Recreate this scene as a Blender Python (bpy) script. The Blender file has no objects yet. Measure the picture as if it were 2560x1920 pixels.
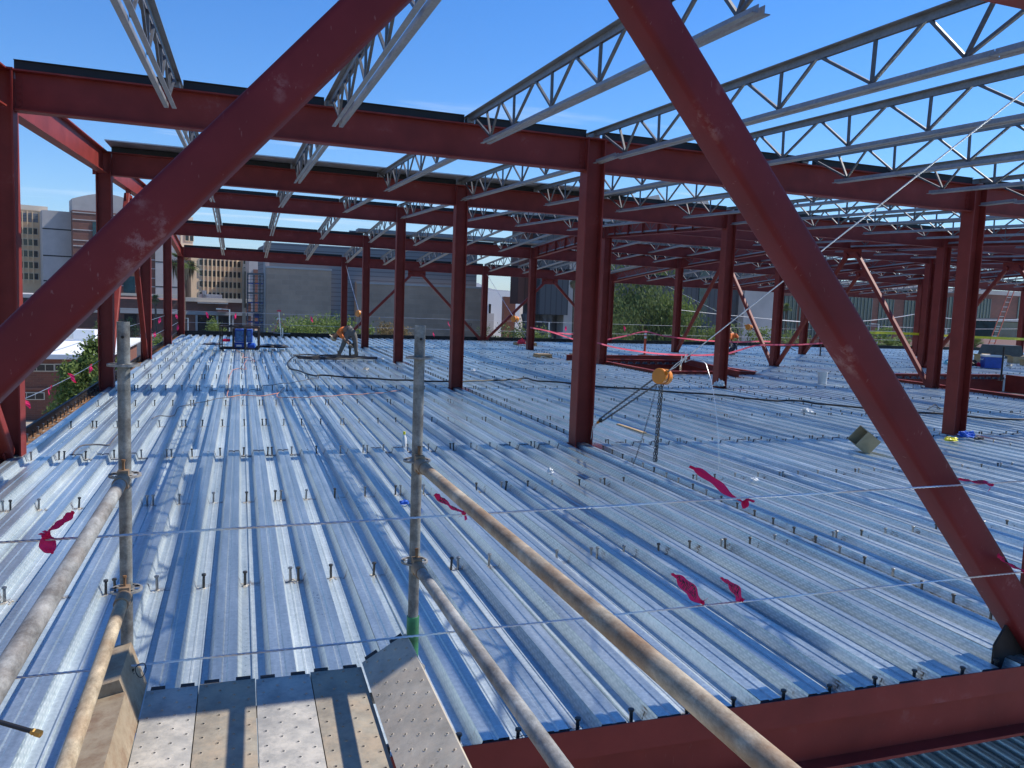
import bpy, math, random
from mathutils import Vector, Matrix, noise
random.seed(7)
SC = bpy.context.scene
COL = SC.collection
R = math.radians
V = Vector

# ------------------------------------------------------------------ camera
F = 2031.4; YAW, PIT, ROL = R(18.5772), R(5.7742), R(2.0835); CH = 2.0469
_w = V((math.sin(YAW)*math.cos(PIT), math.cos(YAW)*math.cos(PIT), -math.sin(PIT)))
_r = _w.cross(V((0, 0, 1))).normalized(); _u = _r.cross(_w)
CR = _r*math.cos(ROL)+_u*math.sin(ROL); CU = -_r*math.sin(ROL)+_u*math.cos(ROL)
CC = V((0, 0, CH))
cam = bpy.data.cameras.new('camera'); camo = bpy.data.objects.new('camera', cam); COL.objects.link(camo)
m3 = Matrix((CR, CU, -_w)).transposed(); camo.matrix_world = Matrix.Translation(CC) @ m3.to_4x4()
cam.sensor_fit = 'HORIZONTAL'; cam.sensor_width = 36; cam.lens = 36*F/2560; cam.clip_end = 30000; cam.clip_start = .05
SC.camera = camo

def on(px, py, ax, v):
    """world point where the sight line through a pixel of the survey photo meets the plane axis=v"""
    d = _w+CR*((px-1280)/F)-CU*((py-960)/F)
    return CC+d*((v-CC[ax])/d[ax])
def dist(px, py, D):
    d = _w+CR*((px-1280)/F)-CU*((py-960)/F)
    return CC+d*D
def pr(p):
    d = V(p)-CC; k = d.dot(_w)
    return (1280+F*d.dot(CR)/k, 960-F*d.dot(CU)/k, k) if k > .05 else (-9e9, -9e9, k)
def inview(p, mg=60):
    x, y, k = pr(p); return k > 0 and -mg < x < 2560+mg and -mg < y < 1920+mg

# ------------------------------------------------------------------ materials
def nmat(name):
    m = bpy.data.materials.new(name); m.use_nodes = True
    nt = m.node_tree; b = nt.nodes['Principled BSDF']; return m, nt, b
def N(nt, t, **k):
    n = nt.nodes.new(t)
    for a, v in k.items():
        if a.startswith('i_'): n.inputs[a[2:].replace('_', ' ')].default_value = v
        else: setattr(n, a, v)
    return n
def L(nt, a, b): nt.links.new(a, b)
def ramp(nt, fac, stops):
    r = nt.nodes.new('ShaderNodeValToRGB'); e = r.color_ramp.elements
    while len(e) < len(stops): e.new(.5)
    for k, (p, c) in enumerate(stops): e[k].position = p; e[k].color = (*c, 1) if len(c) == 3 else c
    L(nt, fac, r.inputs[0]); return r.outputs[0]
def noisen(nt, scale, detail=5, rough=.6, vec=None, stretch=None):
    n = N(nt, 'ShaderNodeTexNoise'); n.inputs['Scale'].default_value = scale; n.inputs['Detail'].default_value = detail; n.inputs['Roughness'].default_value = rough
    if vec is None:
        tc = N(nt, 'ShaderNodeTexCoord'); vec = tc.outputs['Object']
    if stretch:
        mp = N(nt, 'ShaderNodeMapping'); mp.inputs['Scale'].default_value = stretch; L(nt, vec, mp.inputs[0]); vec = mp.outputs[0]
    L(nt, vec, n.inputs['Vector']); return n.outputs['Fac']
def mix(nt, f, a, b):
    m = N(nt, 'ShaderNodeMix', data_type='RGBA')
    for i, v in ((0, f), (6, a), (7, b)):
        if hasattr(v, 'links'): L(nt, v, m.inputs[i])
        else: m.inputs[i].default_value = v if i == 0 else ((*v, 1) if len(v) == 3 else v)
    return m.outputs[2]
def mth(nt, op, a, b=None, c=None):
    m = N(nt, 'ShaderNodeMath', operation=op)
    for i, v in enumerate((a, b, c)):
        if v is None: continue
        if hasattr(v, 'links'): L(nt, v, m.inputs[i])
        else: m.inputs[i].default_value = v
    return m.outputs[0]
def bump(nt, b, h, s=.3, d=.01):
    n = N(nt, 'ShaderNodeBump'); n.inputs['Strength'].default_value = s; n.inputs['Distance'].default_value = d
    L(nt, h, n.inputs['Height']); L(nt, n.outputs[0], b.inputs['Normal'])
def simple(name, col, rough=.6, metal=0., var=.25, scale=6., bmp=0., spec=.5, stretch=None):
    m, nt, b = nmat(name)
    n = noisen(nt, scale, stretch=stretch)
    c0 = tuple(max(0, c*(1-var)) for c in col); c1 = tuple(min(1, c*(1+var)) for c in col)
    L(nt, ramp(nt, n, [(.3, c0), (.7, c1)]), b.inputs['Base Color'])
    b.inputs['Roughness'].default_value = rough; b.inputs['Metallic'].default_value = metal; b.inputs['Specular IOR Level'].default_value = spec
    if bmp: bump(nt, b, n, bmp)
    return m
M = {}
def primer(name, col, scuff):
    m, nt, b = nmat(name)
    n1 = noisen(nt, 2.6, 4, .55, stretch=(1, 1, 1)); n2 = noisen(nt, 9, 8, .75); n3 = noisen(nt, 40, 3, .6)
    base = ramp(nt, n1, [(.3, tuple(c*.82 for c in col)), (.7, tuple(c*1.18 for c in col))])
    sc = mth(nt, 'MULTIPLY', ramp(nt, n1, [(.60, (0, 0, 0)), (.70, (1, 1, 1))]), ramp(nt, n2, [(.5, (0, 0, 0)), (.6, (1, 1, 1))]))
    c = mix(nt, mth(nt, 'MULTIPLY', sc, scuff), base, (.34, .17, .16))
    sc2 = ramp(nt, noisen(nt, 16, 3, .5, stretch=(5, 1, 1.4)), [(.70, (0, 0, 0)), (.73, (1, 1, 1))])
    c = mix(nt, mth(nt, 'MULTIPLY', sc2, .35*scuff), c, (.42, .24, .22))
    dk = ramp(nt, noisen(nt, 5, 9, .8), [(.66, (0, 0, 0)), (.72, (1, 1, 1))])
    c = mix(nt, mth(nt, 'MULTIPLY', dk, .5*scuff), c, (.06, .05, .055))
    L(nt, c, b.inputs['Base Color']); b.inputs['Roughness'].default_value = .5; b.inputs['Specular IOR Level'].default_value = .2
    bump(nt, b, n3, .12, .004)
    return m
M['red'] = primer('red_primer', (.235, .036, .028), .35)
M['red_brace'] = primer('red_primer_scuffed', (.165, .020, .022), .8)
def galv(name, lo, hi, rough=.38, metal=.85, scale=14):
    m, nt, b = nmat(name)
    tc = N(nt, 'ShaderNodeTexCoord')
    v = N(nt, 'ShaderNodeTexVoronoi'); v.inputs['Scale'].default_value = scale*3; L(nt, tc.outputs['Object'], v.inputs['Vector'])
    n = noisen(nt, scale*.3, 6, .6)
    f = mth(nt, 'ADD', mth(nt, 'MULTIPLY', v.outputs['Distance'], .35), n)
    L(nt, ramp(nt, f, [(.4, (lo, lo, lo*1.03)), (.85, (hi, hi, hi*1.03))]), b.inputs['Base Color'])
    b.inputs['Metallic'].default_value = metal
    L(nt, ramp(nt, n, [(.3, (rough-.08,)*3), (.7, (rough+.1,)*3)]), b.inputs['Roughness'])
    return m
M['galv'] = galv('galvanized_steel', .38, .55, .42, .6)
M['chord'] = galv('joist_top_chord_steel', .16, .25, .5, .4)
M['chordlow'] = galv('joist_bottom_chord_steel', .25, .38, .45, .4)
M['web'] = galv('joist_web_steel', .08, .14, .5, .4)
M['wire'] = galv('wire_rope', .5, .7, .35, .9)
M['tube'] = None
def tube_mat(name, a, b_, rust):
    m, nt, b = nmat(name)
    n = noisen(nt, 9, 9, .8, stretch=(1, .5, 1)); n2 = noisen(nt, 60, 4, .7)
    c = ramp(nt, n, [(.38, tuple(x*.8 for x in a)), (.52, b_), (.64, tuple(min(.85, x*1.6) for x in b_))])
    r = ramp(nt, noisen(nt, 3.1, 6, .65), [(.42, (0, 0, 0)), (.56, (1, 1, 1))])
    c = mix(nt, mth(nt, 'MULTIPLY', r, rust), c, (.30, .15, .06))
    d = ramp(nt, noisen(nt, 11, 7, .8), [(.62, (0, 0, 0)), (.7, (1, 1, 1))])
    c = mix(nt, mth(nt, 'MULTIPLY', d, .55), c, (.08, .07, .06))
    L(nt, c, b.inputs['Base Color']); b.inputs['Roughness'].default_value = .62; b.inputs['Metallic'].default_value = .25
    bump(nt, b, n2, .35, .003)
    return m
M['tube_grey'] = tube_mat('weathered_galvanized_tube', (.16, .16, .15), (.30, .30, .28), .15)
M['tube_tan'] = tube_mat('dusty_tan_tube', (.28, .22, .14), (.48, .39, .26), .35)
M['tube_rust'] = tube_mat('rusty_dusty_tube', (.20, .165, .115), (.40, .34, .25), .5)
M['tube_post'] = tube_mat('dull_grey_post', (.10, .11, .11), (.20, .21, .20), .1)
M['clamp'] = tube_mat('scaffold_casting', (.16, .13, .10), (.30, .25, .18), .5)

# galvanized roof / floor deck with embossed webs, spangle and burn marks
def deck_mat():
    m, nt, b = nmat('galvanized_deck')
    tc = N(nt, 'ShaderNodeTexCoord'); sx = N(nt, 'ShaderNodeSeparateXYZ'); L(nt, tc.outputs['Object'], sx.inputs[0])
    X, Y, Z = sx.outputs
    n = noisen(nt, 3.2, 8, .7, stretch=(1, .35, 1)); n2 = noisen(nt, 34, 6, .8)
    streak = noisen(nt, 16, 4, .6, stretch=(1, .03, 1))
    f = mth(nt, 'ADD', mth(nt, 'MULTIPLY', n, .30), mth(nt, 'ADD', mth(nt, 'MULTIPLY', n2, .42), mth(nt, 'MULTIPLY', streak, .33)))
    c = ramp(nt, f, [(.38, (.35, .43, .45)), (.52, (.54, .62, .635)), (.66, (.80, .87, .86))])
    # sheet to sheet tone: each 3-rib sheet weathered a little differently
    sh = mth(nt, 'FLOOR', mth(nt, 'DIVIDE', mth(nt, 'ADD', X, 2.6), .915)); rowi = mth(nt, 'FLOOR', mth(nt, 'DIVIDE', mth(nt, 'SUBTRACT', Y, 3.56), 7.43))
    wn = N(nt, 'ShaderNodeTexWhiteNoise', noise_dimensions='2D'); cb = N(nt, 'ShaderNodeCombineXYZ'); L(nt, sh, cb.inputs[0]); L(nt, rowi, cb.inputs[1]); L(nt, cb.outputs[0], wn.inputs['Vector'])
    tone = mth(nt, 'ADD', mth(nt, 'MULTIPLY', wn.outputs['Value'], .22), .86)
    mm = N(nt, 'ShaderNodeMix', data_type='RGBA', blend_type='MULTIPLY'); mm.inputs[0].default_value = 1; L(nt, c, mm.inputs[6])
    cc = N(nt, 'ShaderNodeCombineColor'); [L(nt, tone, cc.inputs[k]) for k in range(3)]; L(nt, cc.outputs[0], mm.inputs[7]); c = mm.outputs[2]
    # weld burn stains near the purlin lines, down in the troughs
    ph = mth(nt, 'FRACT', mth(nt, 'DIVIDE', mth(nt, 'SUBTRACT', Y, 3.56-1.2383), 2.4767))
    pd = mth(nt, 'ABSOLUTE', mth(nt, 'SUBTRACT', ph, .503)); near = mth(nt, 'MAXIMUM', mth(nt, 'SUBTRACT', 1, mth(nt, 'DIVIDE', pd, .028)), 0)
    line = mth(nt, 'MULTIPLY', mth(nt, 'LESS_THAN', mth(nt, 'ABSOLUTE', mth(nt, 'SUBTRACT', ph, .4995)), .0022), mth(nt, 'MULTIPLY', mth(nt, 'LESS_THAN', Z, -.03), mth(nt, 'GREATER_THAN', noisen(nt, 5, 2, .5), .47)))
    low = mth(nt, 'LESS_THAN', Z, -.012)
    st = ramp(nt, noisen(nt, 8, 5, .7), [(.46, (0, 0, 0)), (.60, (1, 1, 1))])
    st = mth(nt, 'MULTIPLY', mth(nt, 'MULTIPLY', near, low), st)
    c = mix(nt, mth(nt, 'MULTIPLY', st, 1.0), c, (.17, .10, .05))
    gl = None
    for xl in (4.955, 11.97, 18.985, 26.305):
        q_ = mth(nt, 'LESS_THAN', mth(nt, 'ABSOLUTE', mth(nt, 'SUBTRACT', X, xl)), .075); gl = q_ if gl is None else mth(nt, 'MAXIMUM', gl, q_)
    gs = ramp(nt, noisen(nt, 9, 6, .75), [(.36, (0, 0, 0)), (.56, (1, 1, 1))])
    c = mix(nt, mth(nt, 'MULTIPLY', mth(nt, 'MULTIPLY', gl, mth(nt, 'LESS_THAN', Z, -.05)), gs), c, (.26, .20, .12))
    c = mix(nt, mth(nt, 'MULTIPLY', line, .85), c, (.03, .025, .02))
    dust = ramp(nt, noisen(nt, 1.1, 6, .7, stretch=(1, .3, 1)), [(.52, (0, 0, 0)), (.75, (1, 1, 1))])
    c = mix(nt, mth(nt, 'MULTIPLY', dust, .25), c, (.62, .60, .55))
    crest = mth(nt, 'GREATER_THAN', Z, -.012)
    L(nt, mth(nt, 'ADD', .45, mth(nt, 'MULTIPLY', crest, .35)), b.inputs['Metallic'])
    L(nt, ramp(nt, f, [(.35, (.24,)*3), (.7, (.42,)*3)]), b.inputs['Roughness'])
    # embossments: short raised bars on the sloping webs (z strictly between trough and crest)
    g = N(nt, 'ShaderNodeNewGeometry'); nx = N(nt, 'ShaderNodeSeparateXYZ'); L(nt, g.outputs['True Normal'], nx.inputs[0])
    web = mth(nt, 'GREATER_THAN', mth(nt, 'ABSOLUTE', nx.outputs[0]), .6)
    rowz = mth(nt, 'FLOOR', mth(nt, 'MULTIPLY', Z, 60)); off = mth(nt, 'MULTIPLY', rowz, .37)
    dy = mth(nt, 'FRACT', mth(nt, 'ADD', mth(nt, 'MULTIPLY', Y, 13.5), off)); dz = mth(nt, 'FRACT', mth(nt, 'MULTIPLY', Z, 60))
    bar = mth(nt, 'MULTIPLY', mth(nt, 'LESS_THAN', dy, .62), mth(nt, 'LESS_THAN', mth(nt, 'ABSOLUTE', mth(nt, 'SUBTRACT', dz, .5)), .26))
    emb = mth(nt, 'MULTIPLY', bar, web)
    h = mth(nt, 'ADD', mth(nt, 'MULTIPLY', emb, 1.0), mth(nt, 'MULTIPLY', noisen(nt, 9, 3, .5), .6))
    bump(nt, b, h, .5, .006)
    L(nt, mix(nt, mth(nt, 'MULTIPLY', emb, .5), c, (.80, .84, .84)), b.inputs['Base Color'])  # bars also coloured lighter, painting the highlights of their relief
    return m
M['deck'] = deck_mat()
M['deck_dark'] = simple('closure_and_lap_shadow', (.05, .06, .09), .5, .4)
M['filler'] = simple('black_bearing_steel', (.012, .012, .014), .55, .3)
M['stud'] = simple('stud_steel', (.09, .085, .08), .42, .75, .3, 30)
M['stud_new'] = simple('bright_stud_steel', (.30, .29, .28), .35, .85, .3, 30)
M['ceramic'] = simple('ferrule_crumbs', (.55, .50, .42), .9)
M['rust'] = simple('rusty_steel', (.24, .12, .05), .8, .1, .5, 9, .3)
M['darkrust'] = simple('dark_mill_steel', (.035, .028, .026), .6, .4, .4, 5)
M['orange'] = simple('orange_enamel', (.78, .24, .01), .38, 0, .08)
M['black'] = simple('black_rubber', (.010, .010, .012), .5, 0, .3)
M['chain'] = simple('chain_steel', (.09, .085, .085), .4, .8, .3, 40)
M['pink'] = None
M['pinkpale'] = simple('faded_pink_tape', (.78, .12, .17), .5, 0, .3, 20)
M['ink'] = simple('black_print', (.012, .006, .010), .5, 0, .1)
M['yellow'] = simple('yellow_tape', (.80, .72, .03), .45, 0, .1)
M['white'] = simple('white_plastic', (.78, .78, .76), .5, 0, .06)
M['card'] = simple('cardboard', (.50, .38, .22), .85, 0, .15, 8)
M['tapec'] = simple('packing_tape', (.20, .28, .27), .35, 0, .1)
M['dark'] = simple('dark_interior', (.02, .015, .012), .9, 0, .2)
M['wood'] = simple('timber', (.38, .27, .15), .8, 0, .35, 4, .2, stretch=(8, 1, 8))
M['blue'] = simple('blue_paint', (.012, .075, .42), .4, 0, .2)
M['bluepanel'] = simple('worn_blue_panel', (.05, .17, .40), .45, 0, .5, 14)
M['bluebright'] = simple('blue_cloth', (.02, .12, .55), .7, 0, .25)
M['cyan'] = simple('cyan_plastic', (.10, .45, .62), .5)
M['skin'] = simple('skin', (.32, .17, .10), .6, 0, .1)
M['trouser'] = simple('grey_work_trousers', (.17, .155, .14), .85, 0, .2, 12)
M['hivis'] = simple('orange_hi_vis_cloth', (.85, .19, .03), .7, 0, .12, 12)
M['boot'] = simple('tan_leather_boot', (.20, .14, .09), .7)
M['hat'] = simple('tan_hard_hat', (.50, .42, .28), .4)
M['glove'] = simple('work_glove', (.30, .27, .22), .8)
M['cord'] = simple('salmon_cord', (.55, .25, .18), .55, 0, .2)
M['greycord'] = simple('grey_cord', (.10, .09, .09), .6)
M['brass'] = simple('brass', (.45, .28, .09), .35, .9, .2, 40)
M['ladder'] = simple('orange_red_fibreglass', (.52, .10, .05), .5)
M['alu'] = simple('aluminium', (.6, .6, .6), .4, .8)
M['jeans'] = simple('dark_blue_trousers', (.02, .025, .06), .8)
M['conc'] = simple('pale_concrete', (.47, .44, .41), .85, 0, .15, .15)
M['tan'] = simple('tan_concrete', (.70, .50, .31), .85, 0, .1, .2)
M['tanlight'] = simple('pale_tan_panels', (.72, .60, .46), .85, 0, .1, .1)
M['fin'] = simple('tan_fins', (.78, .58, .36), .85, 0, .06, .2)
M['frame'] = simple('pale_window_surround', (.62, .54, .42), .8, 0, .05)
M['pane'] = simple('dark_bronze_glass', (.02, .018, .018), .15, 0, .3)
M['whiteroof'] = simple('white_roof', (.78, .78, .76), .8, 0, .05)
M['green_glass'] = simple('teal_glass', (.012, .05, .065), .12, 0, .4, .5)
M['mullion'] = simple('pale_green_mullion', (.16, .22, .21), .5)
M['asphalt'] = simple('asphalt', (.055, .055, .058), .9, 0, .25, .3)
M['pave'] = simple('pale_pavement', (.30, .28, .25), .9, 0, .12, .3)
M['carpaint_w'] = simple('white_car_paint', (.70, .70, .70), .25, 0, .03)
M['carpaint_s'] = simple('silver_car_paint', (.30, .32, .35), .3, .4, .03)
M['carpaint_d'] = simple('dark_car_paint', (.03, .035, .05), .25, 0, .03)
M['carpaint_r'] = simple('red_car_paint', (.25, .02, .02), .25, 0, .03)
def brickm(name, c1, c2, mort, sc=1.0, bw=.4, rh=.2):
    m, nt, b = nmat(name)
    tc = N(nt, 'ShaderNodeTexCoord'); sp = N(nt, 'ShaderNodeSeparateXYZ'); L(nt, tc.outputs['Object'], sp.inputs[0])
    cb = N(nt, 'ShaderNodeCombineXYZ'); L(nt, mth(nt, 'ADD', sp.outputs[0], sp.outputs[1]), cb.inputs[0]); L(nt, sp.outputs[2], cb.inputs[1])
    br = N(nt, 'ShaderNodeTexBrick'); br.inputs['Scale'].default_value = sc; br.inputs['Brick Width'].default_value = bw; br.inputs['Row Height'].default_value = rh
    br.inputs['Mortar Size'].default_value = .012; br.inputs['Color1'].default_value = (*c1, 1); br.inputs['Color2'].default_value = (*c2, 1); br.inputs['Mortar'].default_value = (*mort, 1)
    L(nt, cb.outputs[0], br.inputs['Vector'])
    n = ramp(nt, noisen(nt, .12, 6, .7), [(.3, (.82, .82, .82)), (.7, (1.15, 1.15, 1.15))])
    mm = N(nt, 'ShaderNodeMix', data_type='RGBA', blend_type='MULTIPLY'); mm.inputs[0].default_value = 1; L(nt, br.outputs['Color'], mm.inputs[6]); L(nt, n, mm.inputs[7])
    L(nt, mm.outputs[2], b.inputs['Base Color']); b.inputs['Roughness'].default_value = .9
    return m
M['brick'] = brickm('red_brick', (.22, .075, .045), (.17, .06, .04), (.20, .12, .09), 1.0, .5, .16)
M['darkbrick'] = brickm('brown_brick', (.24, .10, .07), (.19, .085, .06), (.14, .09, .075), .6, .6, .25)
M['tanbrick'] = brickm('taupe_brick', (.52, .36, .25), (.44, .31, .22), (.49, .36, .27), .35, .9, .35)
def corr(name, c, sc, vert=False):
    m, nt, b = nmat(name)
    tc = N(nt, 'ShaderNodeTexCoord'); sp = N(nt, 'ShaderNodeSeparateXYZ'); L(nt, tc.outputs['Object'], sp.inputs[0])
    s = sp.outputs[0] if vert else sp.outputs[2]
    f = mth(nt, 'FRACT', mth(nt, 'MULTIPLY', s, sc))
    k = mth(nt, 'LESS_THAN', f, .18)
    cc = mix(nt, k, c, tuple(x*.55 for x in c)); L(nt, cc, b.inputs['Base Color'])
    b.inputs['Roughness'].default_value = .55; b.inputs['Metallic'].default_value = .2; bump(nt, b, f, .5, .1)
    return m
M['corr'] = corr('grey_horizontal_siding', (.17, .20, .23), 1.1)
M['corrv'] = corr('dark_vertical_siding', (.07, .075, .085), .9, True)
M['louv'] = corr('red_brown_louvres', (.16, .05, .035), .7, True)
def leafm(name, a, b_):
    m, nt, b = nmat(name)
    L(nt, ramp(nt, noisen(nt, .9, 4, .7), [(.3, a), (.7, b_)]), b.inputs['Base Color'])
    b.inputs['Roughness'].default_value = .7; b.inputs['Specular IOR Level'].default_value = .25
    tr = N(nt, 'ShaderNodeBsdfTranslucent'); L(nt, ramp(nt, noisen(nt, .9, 4, .7), [(.3, tuple(x*1.1 for x in a)), (.7, tuple(x*1.2 for x in b_))]), tr.inputs[0])
    mx = N(nt, 'ShaderNodeMixShader'); mx.inputs[0].default_value = .55 if 'tape' in name else .3; out = nt.nodes['Material Output']
    L(nt, b.outputs[0], mx.inputs[1]); L(nt, tr.outputs[0], mx.inputs[2]); L(nt, mx.outputs[0], out.inputs[0]); return m
M['pink'] = leafm('pink_tape', (.80, .02, .12), (.90, .05, .20)); M['pinkpale'] = leafm('faded_pink_tape', (.80, .10, .16), (.90, .22, .30))
M['leaf'] = leafm('palo_verde_leaf', (.12, .17, .04), (.20, .26, .07))
M['leafdark'] = leafm('dark_leaf', (.07, .11, .035), (.16, .20, .07))
M['leafbrown'] = leafm('dry_leaf', (.16, .13, .05), (.26, .18, .09))
M['leafpalm'] = leafm('palm_leaf', (.07, .12, .03), (.17, .21, .06))
M['thatch'] = leafm('dead_fronds', (.22, .17, .10), (.36, .30, .20))
M['bark'] = simple('bark', (.10, .075, .055), .9, 0, .3, 3)
# stained, perforated scaffold plank: holes are geometry, stains here
def plankm(name, a, b_, st, stc):
    m, nt, b = nmat(name)
    n = noisen(nt, 4, 9, .75); n2 = noisen(nt, 14, 8, .8)
    c = ramp(nt, n, [(.3, a), (.6, b_), (.75, tuple(min(1, x*1.3) for x in b_))])
    c = mix(nt, mth(nt, 'MULTIPLY', ramp(nt, noisen(nt, 6, 8, .75), [(.45, (0, 0, 0)), (.6, (1, 1, 1))]), st), c, stc)
    c = mix(nt, mth(nt, 'MULTIPLY', ramp(nt, n2, [(.58, (0, 0, 0)), (.66, (1, 1, 1))]), .5), c, tuple(x*.45 for x in a))
    L(nt, c, b.inputs['Base Color']); b.inputs['Roughness'].default_value = .65; b.inputs['Metallic'].default_value = .05
    bump(nt, b, n2, .25, .004); return m
M['plank_grey'] = plankm('stained_grey_plank', (.24, .23, .21), (.46, .43, .37), .7, (.64, .58, .48))
M['plank_tan'] = plankm('muddy_plank', (.19, .16, .12), (.40, .35, .26), .6, (.50, .38, .25))
M['plank_mud'] = plankm('dried_mud_board', (.24, .18, .11), (.42, .33, .22), .8, (.22, .13, .07))
M['green'] = simple('green_spray', (.05, .22, .09), .6, 0, .6, 12)

# ------------------------------------------------------------------ mesh builder
class MB:
    def __init__(s): s.v = []; s.f = []; s.m = []; s.mi = 0
    def add(s, vs, fs):
        o = len(s.v); s.v += [tuple(p) for p in vs]; s.f += [tuple(o+i for i in f) for f in fs]; s.m += [s.mi]*len(fs); return s
    def box(s, x0, x1, y0, y1, z0, z1):
        return s.add([(x, y, z) for z in (z0, z1) for y in (y0, y1) for x in (x0, x1)], [(0, 2, 3, 1), (4, 5, 7, 6), (0, 1, 5, 4), (2, 6, 7, 3), (0, 4, 6, 2), (1, 3, 7, 5)])
    def obox(s, c, ax, ay, az):
        c, ax, ay, az = V(c), V(ax), V(ay), V(az)
        return s.add([c+ax*i+ay*j+az*k for k in (-1, 1) for j in (-1, 1) for i in (-1, 1)], [(0, 2, 3, 1), (4, 5, 7, 6), (0, 1, 5, 4), (2, 6, 7, 3), (0, 4, 6, 2), (1, 3, 7, 5)])
    def bar(s, p, q, w, h, up=(0, 0, 1)):
        p, q = V(p), V(q); d = q-p; l = d.length; d = d/l; up = V(up)
        if abs(d.dot(up)) > .98: up = V((0, 1, 0))
        a = d.cross(up).normalized(); b = a.cross(d)
        return s.obox((p+q)/2, a*w/2, d*l/2, b*h/2)
    def sweep(s, pts, prof, up=(0, 0, 1), cap=True, closed=True):
        pts = [V(p) for p in pts]; n = len(prof); rings = []; pa = None
        for i, p in enumerate(pts):
            t = (pts[min(i+1, len(pts)-1)]-pts[max(i-1, 0)]).normalized()
            if pa is None:
                u = V(up); 
                if abs(t.dot(u)) > .98: u = V((0, 1, 0))
                a = t.cross(u).normalized()
            else: a = (pa-t*pa.dot(t)).normalized()
            pa = a; b = a.cross(t); rings.append([p+a*x+b*y for x, y in prof])
        vs = [q for r in rings for q in r]; fs = []
        for i in range(len(rings)-1):
            for j in range(n if closed else n-1):
                k = (j+1) % n; fs.append((i*n+j, i*n+k, (i+1)*n+k, (i+1)*n+j))
        if cap and closed: fs += [tuple(range(n-1, -1, -1)), tuple((len(rings)-1)*n+j for j in range(n))]
        return s.add(vs, fs)
    def tube(s, pts, r, n=8, cap=True):
        return s.sweep(pts, [(r*math.cos(2*math.pi*k/n), r*math.sin(2*math.pi*k/n)) for k in range(n)], cap=cap)
    def lathe(s, prof, c=(0, 0, 0), ax=(0, 0, 1), n=12):
        ax = V(ax).normalized(); u = V((1, 0, 0)) if abs(ax.x) < .9 else V((0, 1, 0)); a = ax.cross(u).normalized(); b = ax.cross(a); c = V(c)
        vs = [c+ax*z+(a*math.cos(2*math.pi*k/n)+b*math.sin(2*math.pi*k/n))*max(r, 1e-4) for r, z in prof for k in range(n)]
        fs = [(i*n+k, (i+1)*n+k, (i+1)*n+(k+1) % n, i*n+(k+1) % n) for i in range(len(prof)-1) for k in range(n)]
        fs += [tuple(range(n)), tuple((len(prof)-1)*n+k for k in range(n-1, -1, -1))]
        return s.add(vs, fs)
    def build(s, name, mat, parent=None, smooth=False):
        me = bpy.data.meshes.new(name); me.from_pydata(s.v, [], s.f); me.update()
        for mm in (mat if isinstance(mat, (list, tuple)) else [mat]): me.materials.append(M[mm] if isinstance(mm, str) else mm)
        if max(s.m, default=0): me.polygons.foreach_set('material_index', s.m)
        if smooth:
            me.polygons.foreach_set('use_smooth', [True]*len(me.polygons)); me.set_sharp_from_angle(angle=R(40))
        o = bpy.data.objects.new(name, me); COL.objects.link(o)
        if parent: o.parent = parent
        return o
def tag(o, label=None, cat=None, group=None, kind=None):
    if label: o['label'] = label
    if cat: o['category'] = cat
    if group: o['group'] = group
    if kind: o['kind'] = kind
    return o
def empty(name, loc, label, cat, group=None, rz=0):
    o = bpy.data.objects.new(name, None); COL.objects.link(o); o.location = loc; o.rotation_euler = (0, 0, rz); o.empty_display_size = .2
    return tag(o, label, cat, group)
def ctree(o, parent=None):
    c = o.copy(); COL.objects.link(c)
    if parent: c.parent = parent
    for ch in list(o.children): ctree(ch, c)
    return c
ORD = ['first', 'second', 'third', 'fourth', 'fifth', 'sixth', 'seventh', 'eighth', 'ninth', 'tenth', 'eleventh', 'twelfth'] + ['%dth' % k for k in range(13, 60)]
def rsq(a, r, n=4):
    o = []
    for cx, cy, t0 in ((1, 1, 0), (-1, 1, 90), (-1, -1, 180), (1, -1, 270)):
        for k in range(n+1):
            t = R(t0+90*k/n); o.append((cx*(a-r)+r*math.cos(t), cy*(a-r)+r*math.sin(t)))
    return o

# ------------------------------------------------------------------ world and sun
SUN = V((.85, .065, 1)).normalized()
EL = math.asin(SUN.z); AZ = math.atan2(SUN.x, SUN.y)
w = bpy.data.worlds.new('World'); SC.world = w; w.use_nodes = True; nt = w.node_tree
bg = nt.nodes['Background']; sky = N(nt, 'ShaderNodeTexSky', sky_type='NISHITA'); sky.sun_disc = False; sky.sun_elevation = EL; sky.sun_rotation = AZ
sky.altitude = 400; sky.air_density = 1.15; sky.dust_density = .1; sky.ozone_density = 3.2
tc = N(nt, 'ShaderNodeTexCoord'); sp = N(nt, 'ShaderNodeSeparateXYZ'); L(nt, tc.outputs['Generated'], sp.inputs[0])
el = mth(nt, 'MAXIMUM', sp.outputs[2], .02); px_ = mth(nt, 'DIVIDE', sp.outputs[0], el); py_ = mth(nt, 'DIVIDE', sp.outputs[1], el)
cb = N(nt, 'ShaderNodeCombineXYZ'); L(nt, px_, cb.inputs[0]); L(nt, py_, cb.inputs[1])
cn = noisen(nt, .42, 9, .62, vec=cb.outputs[0], stretch=(.55, 1.6, 1)); cover = noisen(nt, .16, 3, .5, vec=cb.outputs[0])
cm = mth(nt, 'MULTIPLY', ramp(nt, cn, [(.56, (0, 0, 0)), (.74, (1, 1, 1))]), ramp(nt, cover, [(.42, (0, 0, 0)), (.56, (1, 1, 1))]))
lowm = ramp(nt, sp.outputs[2], [(.03, (1, 1, 1)), (.30, (.4, .4, .4)), (.6, (.1, .1, .1))])
cm = mth(nt, 'MULTIPLY', cm, lowm)
hs = N(nt, 'ShaderNodeHueSaturation'); hs.inputs['Saturation'].default_value = 1.32; hs.inputs['Value'].default_value = 1; L(nt, sky.outputs[0], hs.inputs['Color'])
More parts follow.
